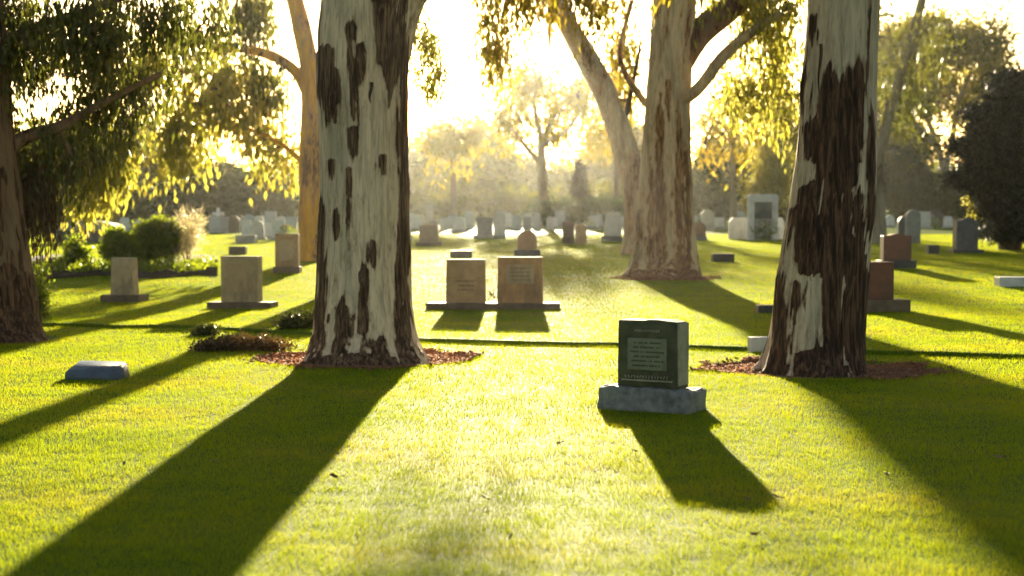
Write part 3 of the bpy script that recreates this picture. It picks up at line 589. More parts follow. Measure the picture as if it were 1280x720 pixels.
Fc = np.stack([i+j, i+j+1, i+nx+j+1, i+nx+j], -1).reshape(-1, 4)
o = link_mesh('ground', np_mesh('ground', V, Fc, 4), M_GROUND, None, True); tag(o, kind='structure')

# ------------------------------------------------------------------ lawn blades
def lawn(n=1700000, y0=4.6, y1=75.0):
    rs = np.random.RandomState(3)
    Y = y0*(y1/y0)**rs.uniform(0, 1, n); X = rs.uniform(-1, 1, n)*(.375*Y+1.2)
    keep = np.ones(n, bool)
    for cx, cy, rx, ry, d in BEDS:
        q = np.sqrt(((X-cx)/rx)**2+((Y-cy)/ry)**2)+.12*(vn(X*6, Y*6, 0, 4)-.5); keep &= q > .93
    for t_, r_ in ((T0, .75), (T5, .45)):
        keep &= np.hypot(X-t_.base.x, Y-t_.base.y) > r_
    X, Y = X[keep], Y[keep]; n = len(X); Z = g(X, Y)
    k = np.clip(Y/7, .8, None)
    patch = fbm(X*7, Y*7, 0, 12, 3); big = fbm(X*1.1, Y*.9, 0, 13, 2)
    hgt = (.012+.009*sst(.3, .72, patch)+.006*big)*rs.uniform(.6, 1.25, n)*np.clip(k, 1, 2.0)**.35
    w = .0023*k*rs.uniform(.7, 1.3, n)
    a = rs.uniform(0, 2*np.pi, n); ti = rs.uniform(.1, .9, n); ta = rs.uniform(0, 2*np.pi, n)
    s = np.stack([np.cos(a), np.sin(a), 0*a], -1)*(w/2)[:, None]
    B = np.stack([X, Y, Z-.004], -1)
    T = B+np.stack([np.cos(ta)*ti*hgt, np.sin(ta)*ti*hgt, hgt+.004], -1)
    V = np.stack([B-s, B+s, T], 1).reshape(-1, 3)
    o = link_mesh('lawn_grass', np_mesh('lawn_grass', V, np.arange(n*3).reshape(-1, 3), 3), M_BLADE)
    tag(o, 'short sunlit mown grass covering the lawn', 'grass', kind='stuff')
lawn()

# ------------------------------------------------------------------ mulch
M_MULCH = stone('mulch_chips', (.36, .15, .07), (.16, .065, .035), rough=.9, scale=9, stain=(.03, .02, .012))
M_CRUMB = stone('mulch_pale', (.42, .30, .19), (.2, .11, .06), rough=.9, scale=9)
for k, (bd, n, lab) in enumerate([(0, 9000, 'red-brown bark mulch round the broad cream trunk'), (1, 9000, 'orange-brown bark mulch round the dark leaning trunk'), (2, 700, 'thin ring of litter round the thick tan trunk')]):
    cx, cy, rx, ry, d = BEDS[bd]; rs = np.random.RandomState(40+k)
    a = rs.uniform(0, 2*np.pi, n); q = np.sqrt(rs.uniform(0.05, 1.0, n))*(.84+.34*vn(np.cos(a)*3+k*9, np.sin(a)*3, 0, 3))+np.where(rs.uniform(0, 1, n) < .03, rs.uniform(0, .25, n), 0)
    X = cx+np.cos(a)*q*rx; Y = cy+np.sin(a)*q*ry; Z = g(X, Y)+.006
    l = rs.uniform(.02, .055, n)*(1.5 if bd == 2 else 1); w = l*rs.uniform(.3, .7, n)
    an = rs.uniform(0, np.pi, n); tl = rs.normal(0, .35, n); t2 = rs.normal(0, .35, n)
    U = np.stack([np.cos(an), np.sin(an), tl], -1); W = np.stack([-np.sin(an), np.cos(an), t2], -1)
    c = np.stack([X, Y, Z+rs.uniform(0, .012, n)], -1); h = rs.uniform(.004, .010, n)[:, None]*np.array([0, 0, 1.])
    A = [c+U*l[:, None]*sx/2+W*w[:, None]*sy/2 for sx, sy in ((-1, -1), (1, -1), (.9, 1), (-.8, .8))]
    V = np.stack([p-h for p in A]+[p+h for p in A], 1).reshape(-1, 3); b8 = np.arange(n)[:, None]*8
    Fc = np.vstack([b8+np.array(f)[None] for f in ([4, 5, 6, 7], [0, 1, 5, 4], [1, 2, 6, 5], [2, 3, 7, 6], [3, 0, 4, 7])])
    o = link_mesh('mulch', np_mesh('mulch', V, Fc, 4), M_MULCH); tag(o, lab, 'mulch', kind='stuff')

# ------------------------------------------------------------------ headstones
S = dict(
    tan=stone('stone_tan', (.58, .39, .21), (.34, .22, .12), scale=5),
    tan2=stone('stone_tan_pale', (.62, .48, .31), (.36, .28, .18), scale=5),
    orange=stone('stone_orange', (.62, .37, .17), (.38, .21, .09), scale=5),
    brownb=stone('stone_base_brown', (.22, .16, .11), (.13, .09, .06), scale=6),
    pink=stone('stone_pink', (.55, .36, .25), (.42, .26, .18), scale=6),
    grey=stone('stone_grey', (.44, .43, .42), (.30, .30, .30), scale=6),
    pale=stone('stone_pale', (.74, .71, .68), (.58, .56, .54), scale=4),
    white=stone('stone_white', (.74, .73, .72), (.58, .57, .57), scale=4, bump=.1, speck=.05, stain=(.3, .28, .24)),
    dark=stone('stone_dark', (.075, .075, .075), (.04, .04, .04), scale=6, rough=.5),
    darkg=stone('stone_dark_grey', (.13, .13, .14), (.07, .07, .075), scale=6, rough=.55),
    red=stone('stone_red', (.24, .085, .05), (.16, .055, .035), scale=6, rough=.45),
    blue=stone('stone_blue_grey', (.14, .17, .24), (.08, .10, .15), scale=8, rough=.6),
    bluep=stone('stone_blue_pale', (.50, .54, .58), (.38, .41, .44), scale=6),
    teal=stone('plaque_teal', (.035, .07, .075), (.02, .045, .05), scale=6, rough=.35, speck=.05),
    lichen=stone('stone_lichen', (.115, .115, .055), (.045, .050, .025), scale=9, bump=.5, stain=(.02, .02, .012)),
    relief_lit_side=stone('stone_pale_lit_side', (.44, .41, .29), (.28, .27, .18), scale=9, bump=.4),  # pale relief stone; on the slab's right side its paleness is painted light
    plaq=stone('plaque_green', (.22, .23, .15), (.15, .16, .10), scale=14, bump=.2, rough=.5),
    rock=stone('stone_rock_face', (.40, .40, .41), (.18, .18, .19), scale=14, bump=.7, stain=(.05, .035, .02)),
    insc=stone('inscription_dark', (.06, .065, .04), (.04, .045, .03), scale=20),
    panel=stone('panel_tan', (.56, .42, .27), (.46, .34, .21), scale=6, bump=.1),
)
def prism(profile, y0, y1, bev=.012, rough=0, seed=0, cuts=0):
    bm = bmesh.new(); vs = [bm.verts.new((x, y0, z)) for x, z in profile]; f = bm.faces.new(vs)
    r = bmesh.ops.extrude_face_region(bm, geom=[f]); nv = [v for v in r['geom'] if isinstance(v, bmesh.types.BMVert)]
    for v in nv: v.co.y = y1
    bmesh.ops.recalc_face_normals(bm, faces=bm.faces[:])
    if bev: bmesh.ops.bevel(bm, geom=bm.edges[:], offset=bev, segments=2, affect='EDGES', profile=.5)
    if cuts:
        bmesh.ops.triangulate(bm, faces=bm.faces[:])
        for _ in range(cuts): bmesh.ops.subdivide_edges(bm, edges=[e for e in bm.edges if e.calc_length() > .03], cuts=1, use_grid_fill=True)
    if rough:
        co = np.array([v.co[:] for v in bm.verts])
        bm.normal_update()
        nz = fbm(co[:, 0]*14+seed, co[:, 1]*14, co[:, 2]*14, seed, 3)-.5
        for v, q in zip(bm.verts, nz): v.co += v.normal*float(q)*rough
    return bm
def profile(style, w, h, t=.0):
    a = w/2
    if style == 'flat': return [(-a, 0), (a, 0), (a, h), (-a, h)]
    if style == 'taper': return [(-a, 0), (a, 0), (a*.86, h), (-a*.86, h)]
    if style == 'round':
        k = min(a, h*.4); return [(-a, 0), (a, 0)]+[(a*math.cos(q), h-k+k*math.sin(q)) for q in np.linspace(0, math.pi, 11)]
    if style == 'serp':
        return [(-a, 0), (a, 0), (a, h*.93), (a*.55, h*.94), (a*.3, h*.985), (0, h), (-a*.3, h*.985), (-a*.55, h*.94), (-a, h*.93)]
    if style == 'clip': return [(-a, 0), (a, 0), (a, h*.8), (a*.66, h), (-a*.66, h), (-a, h*.8)]
    if style == 'waist': return [(-a*.95, 0), (a*.95, 0), (a*1.0, h*.55), (a*.72, h), (-a*.72, h), (-a, h*.55)]
def inscription(w, h, zc, y, rows, seed, parent, mat):
    rs = random.Random(seed); bm = bmesh.new(); rh = h/rows
    for i in range(rows):
        z = zc+h/2-rh*(i+.5); x = -w/2*rs.uniform(.72, 1); end = -x
        while x < end:
            l = rs.uniform(.006, .016)*(w/.3); hh = rh*rs.uniform(.22, .32)
            m = Matrix.Translation((x+l/2, y, z))@Matrix.Diagonal((l*.8, .003, hh*1.3, 1)); bmesh.ops.create_cube(bm, size=1, matrix=m)
            x += l*(1.15 if rs.random() > .18 else 2.1)
    return bm_obj('inscription', bm, mat, parent)
def headstone(x0, x1, yt, yb, style, mat, label, plinth=None, pmat=None, th=None, rz=0, face=None, cat='headstone', name='headstone', ytop_p=None, seed=0, insc=False, group=None, extra=None):
    """x0,x1,yt,yb: outline in photo pixels; yb where it meets the ground"""
    b = px((x0+x1)/2, yb); s = mpp(b.y); w = (x1-x0)*s; h = (yb-yt)*s; th = th or max(.14, min(.3, w*.32))
    o = empty(name, b, label, cat, group, rz)
    z0 = 0
    if plinth:
        pw = (plinth[1]-plinth[0])*s; ph = plinth[2]*s; pc = ((plinth[0]+plinth[1])/2-(x0+x1)/2)*s
        bm = prism([(pc-pw/2, -.05), (pc+pw/2, -.05), (pc+pw/2, ph), (pc-pw/2, ph)], -th*.5-.10, th*.5+.10, .012)
        bm_obj('plinth', bm, pmat or mat, o); z0 = ph-.004
    pr = [(x, z+z0) for x, z in profile(style, w, h-z0)]
    if not plinth: pr[0] = (pr[0][0], -.05); pr[1] = (pr[1][0], -.05)
    bm_obj('slab', prism(pr, -th/2, th/2, .012), mat, o)
    if face:
        fm, fw, f0, f1 = face; bm = prism([(-w*fw/2, z0+(h-z0)*f0), (w*fw/2, z0+(h-z0)*f0), (w*fw/2, z0+(h-z0)*f1), (-w*fw/2, z0+(h-z0)*f1)], -th/2-.008, -th/2+.01, .003)
        bm_obj('plaque', bm, fm, o)
        if insc: inscription(w*fw*.8, (h-z0)*(f1-f0)*.8, z0+(h-z0)*(f0+f1)/2, -th/2-.009, 5, seed, o, insc if insc is not True else S['insc'])
    if extra: extra(o, w, h, th)
    return o

# foreground headstone, turned to the left
b = px(816, 511); s = mpp(b.y)
hs = empty('headstone', b, 'foreground mossy green-brown headstone with a pale panel on a rough grey base', 'headstone', rz=R(-29))
bw = 124*s/1.0; bh = 29*s
bm_obj('base', prism([(-bw*.5, -.06), (bw*.5, -.06), (bw*.5, bh*.92), (0, bh), (-bw*.5, bh*.96)], -.19, .17, .018, .040, 3, 4), S['rock'], hs, True)
sw = 80*s; sh = 86*s; z0 = bh-.012; dx = .0
slab = bm_obj('slab', prism([(dx-sw/2*1.03, z0), (dx+sw/2*1.03, z0), (dx+sw/2, z0+sh*.965), (dx+sw*.34, z0+sh*.99), (dx+sw*.02, z0+sh), (dx-sw*.06, z0+sh*.985), (dx-sw/2, z0+sh*.985)], -.105, .105, .012, .012, 9, 3), S['lichen'], hs, True)
sp = bm_obj('lit_side_face', prism([(-.10, z0+.03), (.10, z0+.03), (.10, z0+sh*.955), (-.10, z0+sh*.955)], 0, .012, .003, .003, 4, 2), S['relief_lit_side'], hs, True)  # added thin face; its paler colour stands in for light on that side
sp.rotation_euler = (0, 0, R(90)); sp.location = (dx+sw/2+.008, 0, 0)
fr = bmesh.new()
for (cx_, cz, ww, hh) in ((0, .5*sh+.035, .66*sw, .012), (0, .115*sh, .80*sw, .010), (-.335*sw, .5*sh, .010, .56*sh*.62), (.335*sw, .5*sh, .010, .56*sh*.62)):
    pass
fr.free()
pw, phh = sw*.66, sh*.46; pz = z0+sh*.50
bm_obj('plaque', prism([(dx-pw/2, pz-phh/2), (dx+pw/2, pz-phh/2), (dx+pw/2, pz+phh/2), (dx-pw/2, pz+phh/2)], -.116, -.10, .003), S['plaq'], hs)
inscription(pw*.86, phh*.86, pz, -.1165, 6, 3, hs, S['insc'])
bm = bmesh.new()
bmesh.ops.create_cube(bm, size=1, matrix=Matrix.Translation((dx, -.112, z0+sh*.12))@Matrix.Diagonal((sw*.86, .016, .012, 1)))
rr_ = random.Random(3)
for i in range(15):
    bmesh.ops.create_cube(bm, size=1, matrix=Matrix.Translation((dx-sw*.36+i*sw*.05, -.113, z0+sh*.17))@Matrix.Rotation(rr_.uniform(-.6, .6), 4, 'Y')@Matrix.Diagonal((.008, .014, .03*rr_.uniform(.5, 1), 1)))
for i in range(12):
    bmesh.ops.create_cube(bm, size=1, matrix=Matrix.Translation((dx-sw*.20+i*sw*.036, -.112, z0+sh*.84))@Matrix.Rotation(rr_.uniform(-.3, .3), 4, 'Y')@Matrix.Diagonal((.006, .014, .02*rr_.uniform(.6, 1), 1)))
bm_obj('carved_relief', bm, S['relief_lit_side'], hs)

# low slanted blue-grey marker, left foreground
b = px(122, 473); s = mpp(b.y)
o = empty('grave_marker', b, 'low slanted blue-grey stone marker lying in the left shadow', 'grave marker', rz=R(-6))
bm = bmesh.new(); w = 72*s; h = 20*s
vs = [(-w/2, -.15, -.04), (w/2, -.15, -.04), (w/2*.98, .17, -.04), (-w/2*.98, .17, -.04), (-w/2*.99, -.13, h*.55), (w/2*.98, -.13, h*.55), (w/2*.88, .13, h*1.05), (-w/2*.86, .13, h*1.08)]
vv = [bm.verts.new(v) for v in vs]
for f in ((0, 1, 2, 3), (4, 5, 6, 7), (0, 1, 5, 4), (1, 2, 6, 5), (2, 3, 7, 6), (3, 0, 4, 7)): bm.faces.new([vv[i] for i in f])
bmesh.ops.recalc_face_normals(bm, faces=bm.faces[:]); bmesh.ops.bevel(bm, geom=bm.edges[:], offset=.02, segments=3, affect='EDGES')
bm_obj('block', bm, S['blue'], o, True)

H = headstone
H(141, 171, 322, 377, 'taper', S['tan2'], 'narrow tapered sandstone headstone on a spreading foot, leftmost on the lawn', (131, 181, 9), S['brownb'], th=.28, rz=R(-8), face=(S['panel'], .6, .25, .8))
H(279, 326, 320, 385, 'flat', S['tan2'], 'square tan headstone with a pale panel and wide base, left of the broad trunk', (263, 344, 8), S['brownb'], th=.3, rz=R(-5), face=(S['panel'], .66, .22, .86), insc=S['panel'])
H(345, 374, 292, 341, 'flat', S['tan'], 'tan headstone with white flowers on top beside the ochre trunk', (343, 376, 8), S['brownb'], th=.25, face=(S['panel'], .66, .2, .8))
# the twin stones on one long base
b = px(617, 386); s = mpp(b.y)
o = empty('headstone', b, 'pair of warm tan headstones sharing one long low base in the middle of the lawn', 'headstone', rz=R(-2))
bm_obj('base', prism([(-83*s, -.05), (83*s, -.05), (83*s, 8*s), (-83*s, 8*s)], -.32, .32, .015, .012, 5, 2), S['brownb'], o)
for (x0, x1, yt, sd) in ((558, 607, 324, 1), (622, 679, 321, 2)):
    w = (x1-x0)*s; c = ((x0+x1)/2-617)*s; hh = (378-yt)*s
    bm_obj('slab', prism([(c-w/2, 8*s-.004), (c+w/2, 8*s-.004), (c+w/2*.97, 8*s+hh), (c-w/2*.97, 8*s+hh)], -.15, .15, .012), S['orange'] if sd == 2 else S['tan'], o)
    if sd == 2:
        bm_obj('plaque', prism([(c-w*.3, 8*s+hh*.42), (c+w*.3, 8*s+hh*.42), (c+w*.3, 8*s+hh*.84), (c-w*.3, 8*s+hh*.84)], -.158, -.14, .003), S['panel'], o)
        i_ = inscription(w*.46, hh*.34, 8*s+hh*.63, -.159, 4, 5, o, S['brownb']); i_.location.x = c
    else:
        i_ = inscription(w*.5, hh*.3, 8*s+hh*.4, -.151, 3, 6, o, S['brownb']); i_.location.x = c

def flowers(x, yb, w, h, colr, label, seed, n=26, green=LF_SHRUB, name='flower_bunch', cat='flowers', standz=None):
    """a bunch of flowers: leaves + petals"""
    b = px(x, yb) if standz is None else Vector(standz); s = mpp(b.y); rs = np.random.RandomState(seed)
    o = empty(name, b, label, cat)
    W = w*s; Hh = h*s
    P = rs.normal(size=(n*6, 3))*np.array([W*.24, W*.2, Hh*.2])+np.array([0, 0, Hh*.4]); P[:, 2] = np.clip(P[:, 2], .0, Hh)
    V, Fc = leaf_arrays(P, max(.06, W*.22), max(.02, W*.08), -.6, seed); link_mesh('leaves', np_mesh('leaves', V, Fc, 4), green, o)
    P = rs.normal(size=(n, 3))*np.array([W*.26, W*.2, Hh*.16])+np.array([0, -.03, Hh*.72]); r = W*.09
    Vs = []; Fs = []; off_ = 0
    for p in P:
        v, f = blob_arrays(p, (r*rs.uniform(.6, 1.2),)*3, seed, 7, 5, .2); Vs.append(v); Fs.append(f+off_); off_ += len(v)
    m = stone('petal_%d_%d_%d' % tuple(int(c*99) for c in colr), colr, mulc(colr, .8), bump=0, speck=.02, stain=colr)
    link_mesh('petals', np_mesh('petals', np.vstack(Vs), np.vstack(Fs), 4), m, o, True)
    return o
def on_top(o, dx=0, dz=0):
    bpy.context.view_layer.update(); zs = max((c.matrix_basis@v.co).z for c in o.children for v in c.data.vertices)
    return (o.location.x+dx, o.location.y, o.location.z+zs+dz)

H(563, 590, 313, 322, 'flat', S['darkg'], 'low dark flat marker just behind the left twin headstone', name='grave_marker', cat='grave marker', th=.4)
H(647, 671, 288, 320, 'round', S['pink'], 'small rounded pink headstone on a dark base behind the right twin headstone', (643, 675, 8), S['darkg'])
H(524, 548, 280, 307, 'serp', S['brownb'], 'brown double monument with flowers right of the broad cream trunk', (520, 552, 5), S['brownb'])
H(531, 542, 255, 283, 'taper', S['grey'], 'grey obelisk-like headstone rising behind the brown double monument', (527, 546, 8), S['darkg'])
H(596, 616, 272, 298, 'flat', S['grey'], 'grey blocky headstone, left half of the hazy pair', (592, 632, 4), S['grey'])
H(617, 632, 264, 296, 'clip', S['pale'], 'slim pale upright headstone beside the grey blocky one')
H(580, 592, 264, 286, 'round', S['bluep'], 'small blue-grey rounded headstone in the haze right of the dark trunk')
H(703, 718, 277, 305, 'flat', S['brownb'], 'brown square headstone with flowers at its right')
H(719, 733, 280, 305, 'round', S['tan'], 'mottled brown headstone, right one of the close pair')
H(755, 777, 265, 302, 'waist', S['pale'], 'pale shouldered headstone on a dark foot left of the tan trunk', (752, 778, 7), S['darkg'])
H(781, 793, 268, 292, 'round', S['brownb'], 'small brown headstone half hidden by the tan trunk')
H(863, 882, 277, 300, 'round', S['pink'], 'pinkish headstone peeping from behind the right of the tan trunk', (862, 883, 4), S['grey'])
H(876, 893, 262, 288, 'round', S['pale'], 'pale rounded headstone before the tall dark hedge')
H(911, 937, 272, 299, 'clip', S['pale'], 'pale white headstone with cut corners left of the framed monument')
H(893, 906, 258, 280, 'round', S['darkg'], 'dark round topped headstone behind the white cut-corner one')
# framed white monument
b = px(953, 300); s = mpp(b.y); o = empty('monument', b, 'tall white arched monument framing a dark teal plaque above greenery', 'monument')
w = 37*s; h = 57*s
for (sx) in (-1, 1): bm_obj('pillar', prism([(sx*w*.5-sx*.0, -.05), (sx*w*.5, h*.88), (sx*w*.30, h*.88), (sx*w*.30, -.05)], -.2, .2, .01), S['white'], o)
bm_obj('lintel', prism([(-w*.5, h*.83), (w*.5, h*.83), (w*.5, h*.97), (w*.42, h), (-w*.42, h), (-w*.5, h*.97)], -.22, .22, .01), S['white'], o)
bm_obj('plaque', prism([(-w*.33, h*.47), (w*.33, h*.47), (w*.33, h*.83), (-w*.33, h*.83)], -.12, .1, .005), S['teal'], o)
bm_obj('back_panel', prism([(-w*.3, 0), (w*.3, 0), (w*.3, h*.47), (-w*.3, h*.47)], -.02, .1, .005), S['grey'], o)
flowers(953, 301, 26, 25, (.5, .48, .35), 'green potted plants standing inside the white monument', 4, 20, standz=b+Vector((0, -.35, 0)))
H(962, 980, 272, 299, 'clip', S['white'], 'pale headstone between the framed monument and the dark leaning trunk')
H(890, 917, 317, 327, 'flat', S['dark'], 'low dark flat marker on the lawn right of the tan trunk', name='grave_marker', cat='grave marker', th=.35)
H(946, 975, 381, 391, 'flat', S['dark'], 'dark flat marker touching the left side of the dark leaning trunk', name='grave_marker', cat='grave marker', th=.3)
H(936, 962, 421, 437, 'flat', S['white'], 'small white block in shade left of the dark leaning trunk', name='grave_marker', cat='grave marker', th=.14, rz=R(8))
H(1072, 1113, 327, 389, 'flat', S['red'], 'reddish brown headstone with a wide base right of the dark leaning trunk', (1062, 1132, 15), S['brownb'], th=.34, rz=R(6), face=(S['red'], .8, .1, .88))
H(1102, 1137, 292, 335, 'serp', S['red'], 'square dark red headstone with a dark cap behind the reddish brown one', (1098, 1142, 10), S['dark'], th=.35, face=(S['red'], .8, .1, .8))  # dark plinth colour stands in for the shadow at the stone's foot
H(1094, 1105, 267, 300, 'round', S['pale'], 'thin pale headstone by the right edge of the dark leaning trunk')
H(1122, 1140, 270, 300, 'round', S['darkg'], 'dark grey headstone, left and lower one of the round pair')
H(1132, 1150, 262, 304, 'round', S['grey'], 'tall grey round headstone on a narrow foot, right of the pair')
H(1159, 1173, 306, 317, 'flat', S['dark'], 'tiny dark block on the lawn left of the grey rough pedestal', name='grave_marker', cat='grave marker', th=.3)
o = H(1193, 1220, 273, 316, 'serp', S['darkg'], 'dark pedestal headstone with a pale cap near the black cedar', (1188, 1226, 4), S['dark'], th=.45)
flowers(1205, 300, 20, 18, (.1, .05, .05), 'dark bunch of flowers on top of the pale capped pedestal', 6, 16, LF_DARK, standz=on_top(o))
H(1273, 1292, 262, 303, 'flat', S['pale'], 'pale headstone cut by the right edge of the picture')
H(1246, 1300, 346, 358, 'flat', S['white'], 'long white flat marker at the right edge of the lawn', name='grave_marker', cat='grave marker', th=.35)
H(1210, 1232, 288, 297, 'flat', S['grey'], 'low grey slab left of the cedar trunk', name='grave_marker', cat='grave marker', th=.5)
H(1163, 1178, 262, 282, 'round', S['dark'], 'small black headstone at the foot of the forked pale trunk')
flowers(1168, 284, 14, 14, (.6, .55, .4), 'cream flowers on the far lawn left of the small black headstone', 7, 16)
flowers(738, 287, 11, 14, (.6, .5, .22), 'yellow flowers on the lawn left of the pale shouldered headstone', 8, 16)
flowers(730, 304, 9, 18, (.55, .35, .35), 'pink flowers beside the mottled brown headstone', 9, 16)
flowers(615, 378, 9, 15, (.3, .12, .06), 'small dark flower pot plant between the twin headstones', 10, 12, LF_BROWN)
flowers(1205, 262, 1, 1, (.3, .3, .3), 'x', 1, 2) if False else None
flowers(549, 304, 10, 26, (.35, .25, .2), 'dry flowers at the right side of the brown double monument', 12, 16, LF_BROWN)
# far left rows
H(262, 276, 270, 291, 'flat', S['bluep'], 'pale headstone left of the small cross in the left back row')
H(275, 286, 271, 291, 'flat', S['grey'], 'grey headstone right of the small cross in the left back row')
H(286, 300, 270, 291, 'round', S['brownb'], 'brown-grey round headstone, third in the left back row')
H(302, 314, 275, 295, 'flat', S['white'], 'white square headstone, left one of the bright pair')
H(318, 330, 270, 295, 'clip', S['white'], 'white cut-corner headstone, right one of the bright pair')
H(330, 346, 264, 290, 'taper', S['bluep'], 'blue-grey headstone behind the tan one by the ochre trunk')
H(356, 366, 248, 280, 'taper', S['pale'], 'tall pale pointed headstone just left of the ochre trunk')
H(296, 320, 294, 304, 'flat', S['grey'], 'low grey kerbed grave in front of the bright pair', name='grave_marker', cat='grave marker', th=.6)
H(287, 308, 308, 318, 'flat', S['darkg'], 'small dark grey block behind the square tan headstone', name='grave_marker', cat='grave marker', th=.3)
H(150, 162, 272, 288, 'clip', S['white'], 'small white headstone behind the flower bed')
H(168, 178, 274, 288, 'clip', S['pale'], 'small pale headstone behind the rounded bush')
H(103, 112, 266, 281, 'round', S['pale'], 'small pale headstone behind the left end of the grey tomb')
H(122, 132, 266, 281, 'round', S['white'], 'small whitish headstone behind the right end of the grey tomb')
H(505, 514, 272, 300, 'round', S['white'], 'thin white headstone touching the right of the broad cream trunk')
for i, (x0, x1, yt, m) in enumerate([(640, 652, 268, 'bluep'), (654, 664, 271, 'grey'), (666, 676, 266, 'bluep'), (683, 692, 270, 'pale'), (550, 560, 272, 'bluep')]):
    H(x0, x1, yt, 287, ['round', 'flat', 'clip'][i % 3], S[m], ['blue-grey rounded headstone left of the straight pale trunk', 'squat grey headstone next to the straight pale trunk', 'cut-corner blue headstone against the straight pale trunk', 'pale headstone right of the straight pale trunk', 'small blue-grey headstone left of the thin dark trunk'][i])
# many small stones in the far rows
for (grp, lab, pts) in (('small stones in the far left rows', 'tiny pale headstone in the crowded far left rows', [(96, 276), (186, 280), (196, 279), (252, 282), (281, 282), (294, 283), (311, 284), (324, 283), (338, 282), (352, 285), (364, 290), (336, 298), (322, 300), (348, 300)]),
                        ('small stones in the far centre rows', 'tiny hazy headstone in the far centre rows', [(512, 284), (519, 288), (566, 285), (574, 290), (588, 284), (634, 286), (645, 283), (659, 284), (672, 283), (690, 285), (700, 284), (742, 286), (748, 284), (776, 284)]),
                        ('small stones in the far right rows', 'tiny headstone in the far right rows before the dark hedge', [(868, 284), (899, 286), (926, 284), (1112, 284), (1155, 286), (1185, 285), (1240, 286)])):
    src = {}
    for k, (x, y) in enumerate(pts):
        b = px(x, y); st_ = ['round', 'flat', 'clip'][k % 3]; mt_ = ['pale', 'white', 'bluep', 'white'][k % 4]
        o = empty('headstone', b, lab, 'headstone', grp, rnd.uniform(-.2, .2)); hh = rnd.uniform(.7, 1.15); ww = rnd.uniform(.5, .8)
        bm_obj('slab', prism([(a_, b_ if b_ > 0 else -.05) for a_, b_ in profile(st_, ww, hh)], -.1, .1, .01), S[mt_], o)
        bm_obj('plinth', prism([(-ww*.65, -.06), (ww*.65, -.06), (ww*.65, .12), (-ww*.65, .12)], -.2, .2, .01), S['grey'], o)
# cross
b = px(270, 291); s = mpp(b.y); o = empty('cross', b+Vector((0, .6, 0)), 'small white stone cross standing in the left back row', 'cross')
bm_obj('shaft', prism([(-.10, -.1), (.10, -.1), (.08, 31*s), (-.08, 31*s)], -.08, .08, .01), S['white'], o)
bm_obj('arms', prism([(-.32, 22*s), (.32, 22*s), (.32, 22*s+.17), (-.32, 22*s+.17)], -.075, .075, .01), S['white'], o)
bm_obj('step', prism([(-.35, -.1), (.35, -.1), (.3, .3), (-.3, .3)], -.3, .3, .01), S['pale'], o)
# long grey tomb
b = px(110, 303); s = mpp(b.y); o = empty('tomb', b, 'long low grey tomb with a rounded lid behind the flower bed', 'tomb')
w = 82*s; h = 27*s
bm_obj('chest', prism([(-w*.42, -.05), (w*.46, -.05), (w*.46, h*.55), (-w*.42, h*.55)], -.6, .6, .02), S['darkg'], o)
bm_obj('lid', prism([(-w*.5, h*.55), (w*.5, h*.55), (w*.49, h*.72), (w*.38, h*.9), (w*.15, h), (-w*.2, h), (-w*.4, h*.86), (-w*.49, h*.68)], -.75, .75, .03), S['grey'], o)
flowers(353, 292, 17, 14, (.75, .6, .45), 'white and cream flowers laid on the tan headstone by the ochre trunk', 14, 22, standz=on_top([c for c in col.objects if c.get('label', '').startswith('tan headstone with white')][0], 0, -.02))

# ------------------------------------------------------------------ planting bed at the left
def shrub(name, x, yb, regs, dens, Ln, W, mat, label, seed, hang=.0, cl=(.08, .08), per=26, stems=6, blob=None, cat='shrub', sh=.4, stem_mat=None):
    b = px(x, yb); t = Tree(name, b, label, cat); Yb = b.y; rs = random.Random(seed)
    rg = [(q[0], q[1], q[2], q[3], Yb, q[2]*mpp(Yb)*.8, q[4]) for q in regs]
    tb = []
    for k in range(stems):
        q = regs[k % len(regs)]; e = at(q[0]+rs.uniform(-.5, .5)*q[2], q[1]-q[3]*rs.uniform(0, .8), Yb); e.y += rs.uniform(-.15, .15)
        tb.append(([(0, 0, -.02), t.L((b.lerp(e, .5)+Vector((rs.uniform(-.05, .05), 0, .02)))), t.L(e)], [.014, .010, .004]))
    if tb: tubes_obj('stems', tb, stem_mat or BK_FARD, t.root, 5)
    t.crown(rg, dens, Ln, W, mat, hang, cl, per, seed, 0, 1, name='leaves', blob=blob); return t
shrub('shrub', 200, 334, [(198, 298, 30, 25, 1.3), (180, 308, 20, 18, .5)], 150, .14, .07, LF_SHRUB, 'large rounded bush with a sunlit crest in the flower bed', 101, blob=.5)
shrub('shrub', 150, 337, [(148, 308, 19, 20, .9), (158, 318, 16, 14, .4)], 130, .14, .07, LF_SHRUB, 'dark green rounded bush left of the large one in the flower bed', 102, blob=.5)
shrub('shrub', 96, 336, [(92, 316, 14, 16, .5), (104, 322, 12, 12, .4)], 70, .13, .06, LF_SHRUB, 'leafy plant with pale upright stalks at the left of the flower bed', 103, stems=8, stem_mat=BK_FAR)
shrub('ornamental_grass', 235, 334, [(228, 300, 10, 30, .8), (241, 296, 10, 28, .8), (215, 285, 10, 14, .3)], 13, .40, .02, LF_PALE, 'feathery pale plume grass at the right of the flower bed', 104, hang=-.85, cl=(.05, .12), per=50, cat='ornamental grass')
shrub('ornamental_grass', 140, 284, [(139, 268, 9, 12, .6)], 40, .6, .03, LF_YEL, 'spiky yellow-green tuft behind the grey tomb', 105, hang=-.85, cl=(.1, .2), per=40, cat='ornamental grass')
P = []; rs = np.random.RandomState(9)
for k in range(46):
    x = 52+k*4.7; b0 = px(x, 338+3*math.sin(k*.7)-3.*(k > 40)); n = 130
    q = rs.normal(size=(n, 3))*np.array([.10, .32, .07]); q[:, 2] = np.abs(q[:, 2])*(1+.8*math.sin(k*1.9)); P.append(np.array(b0)+q+np.array([0, .2, .03]))
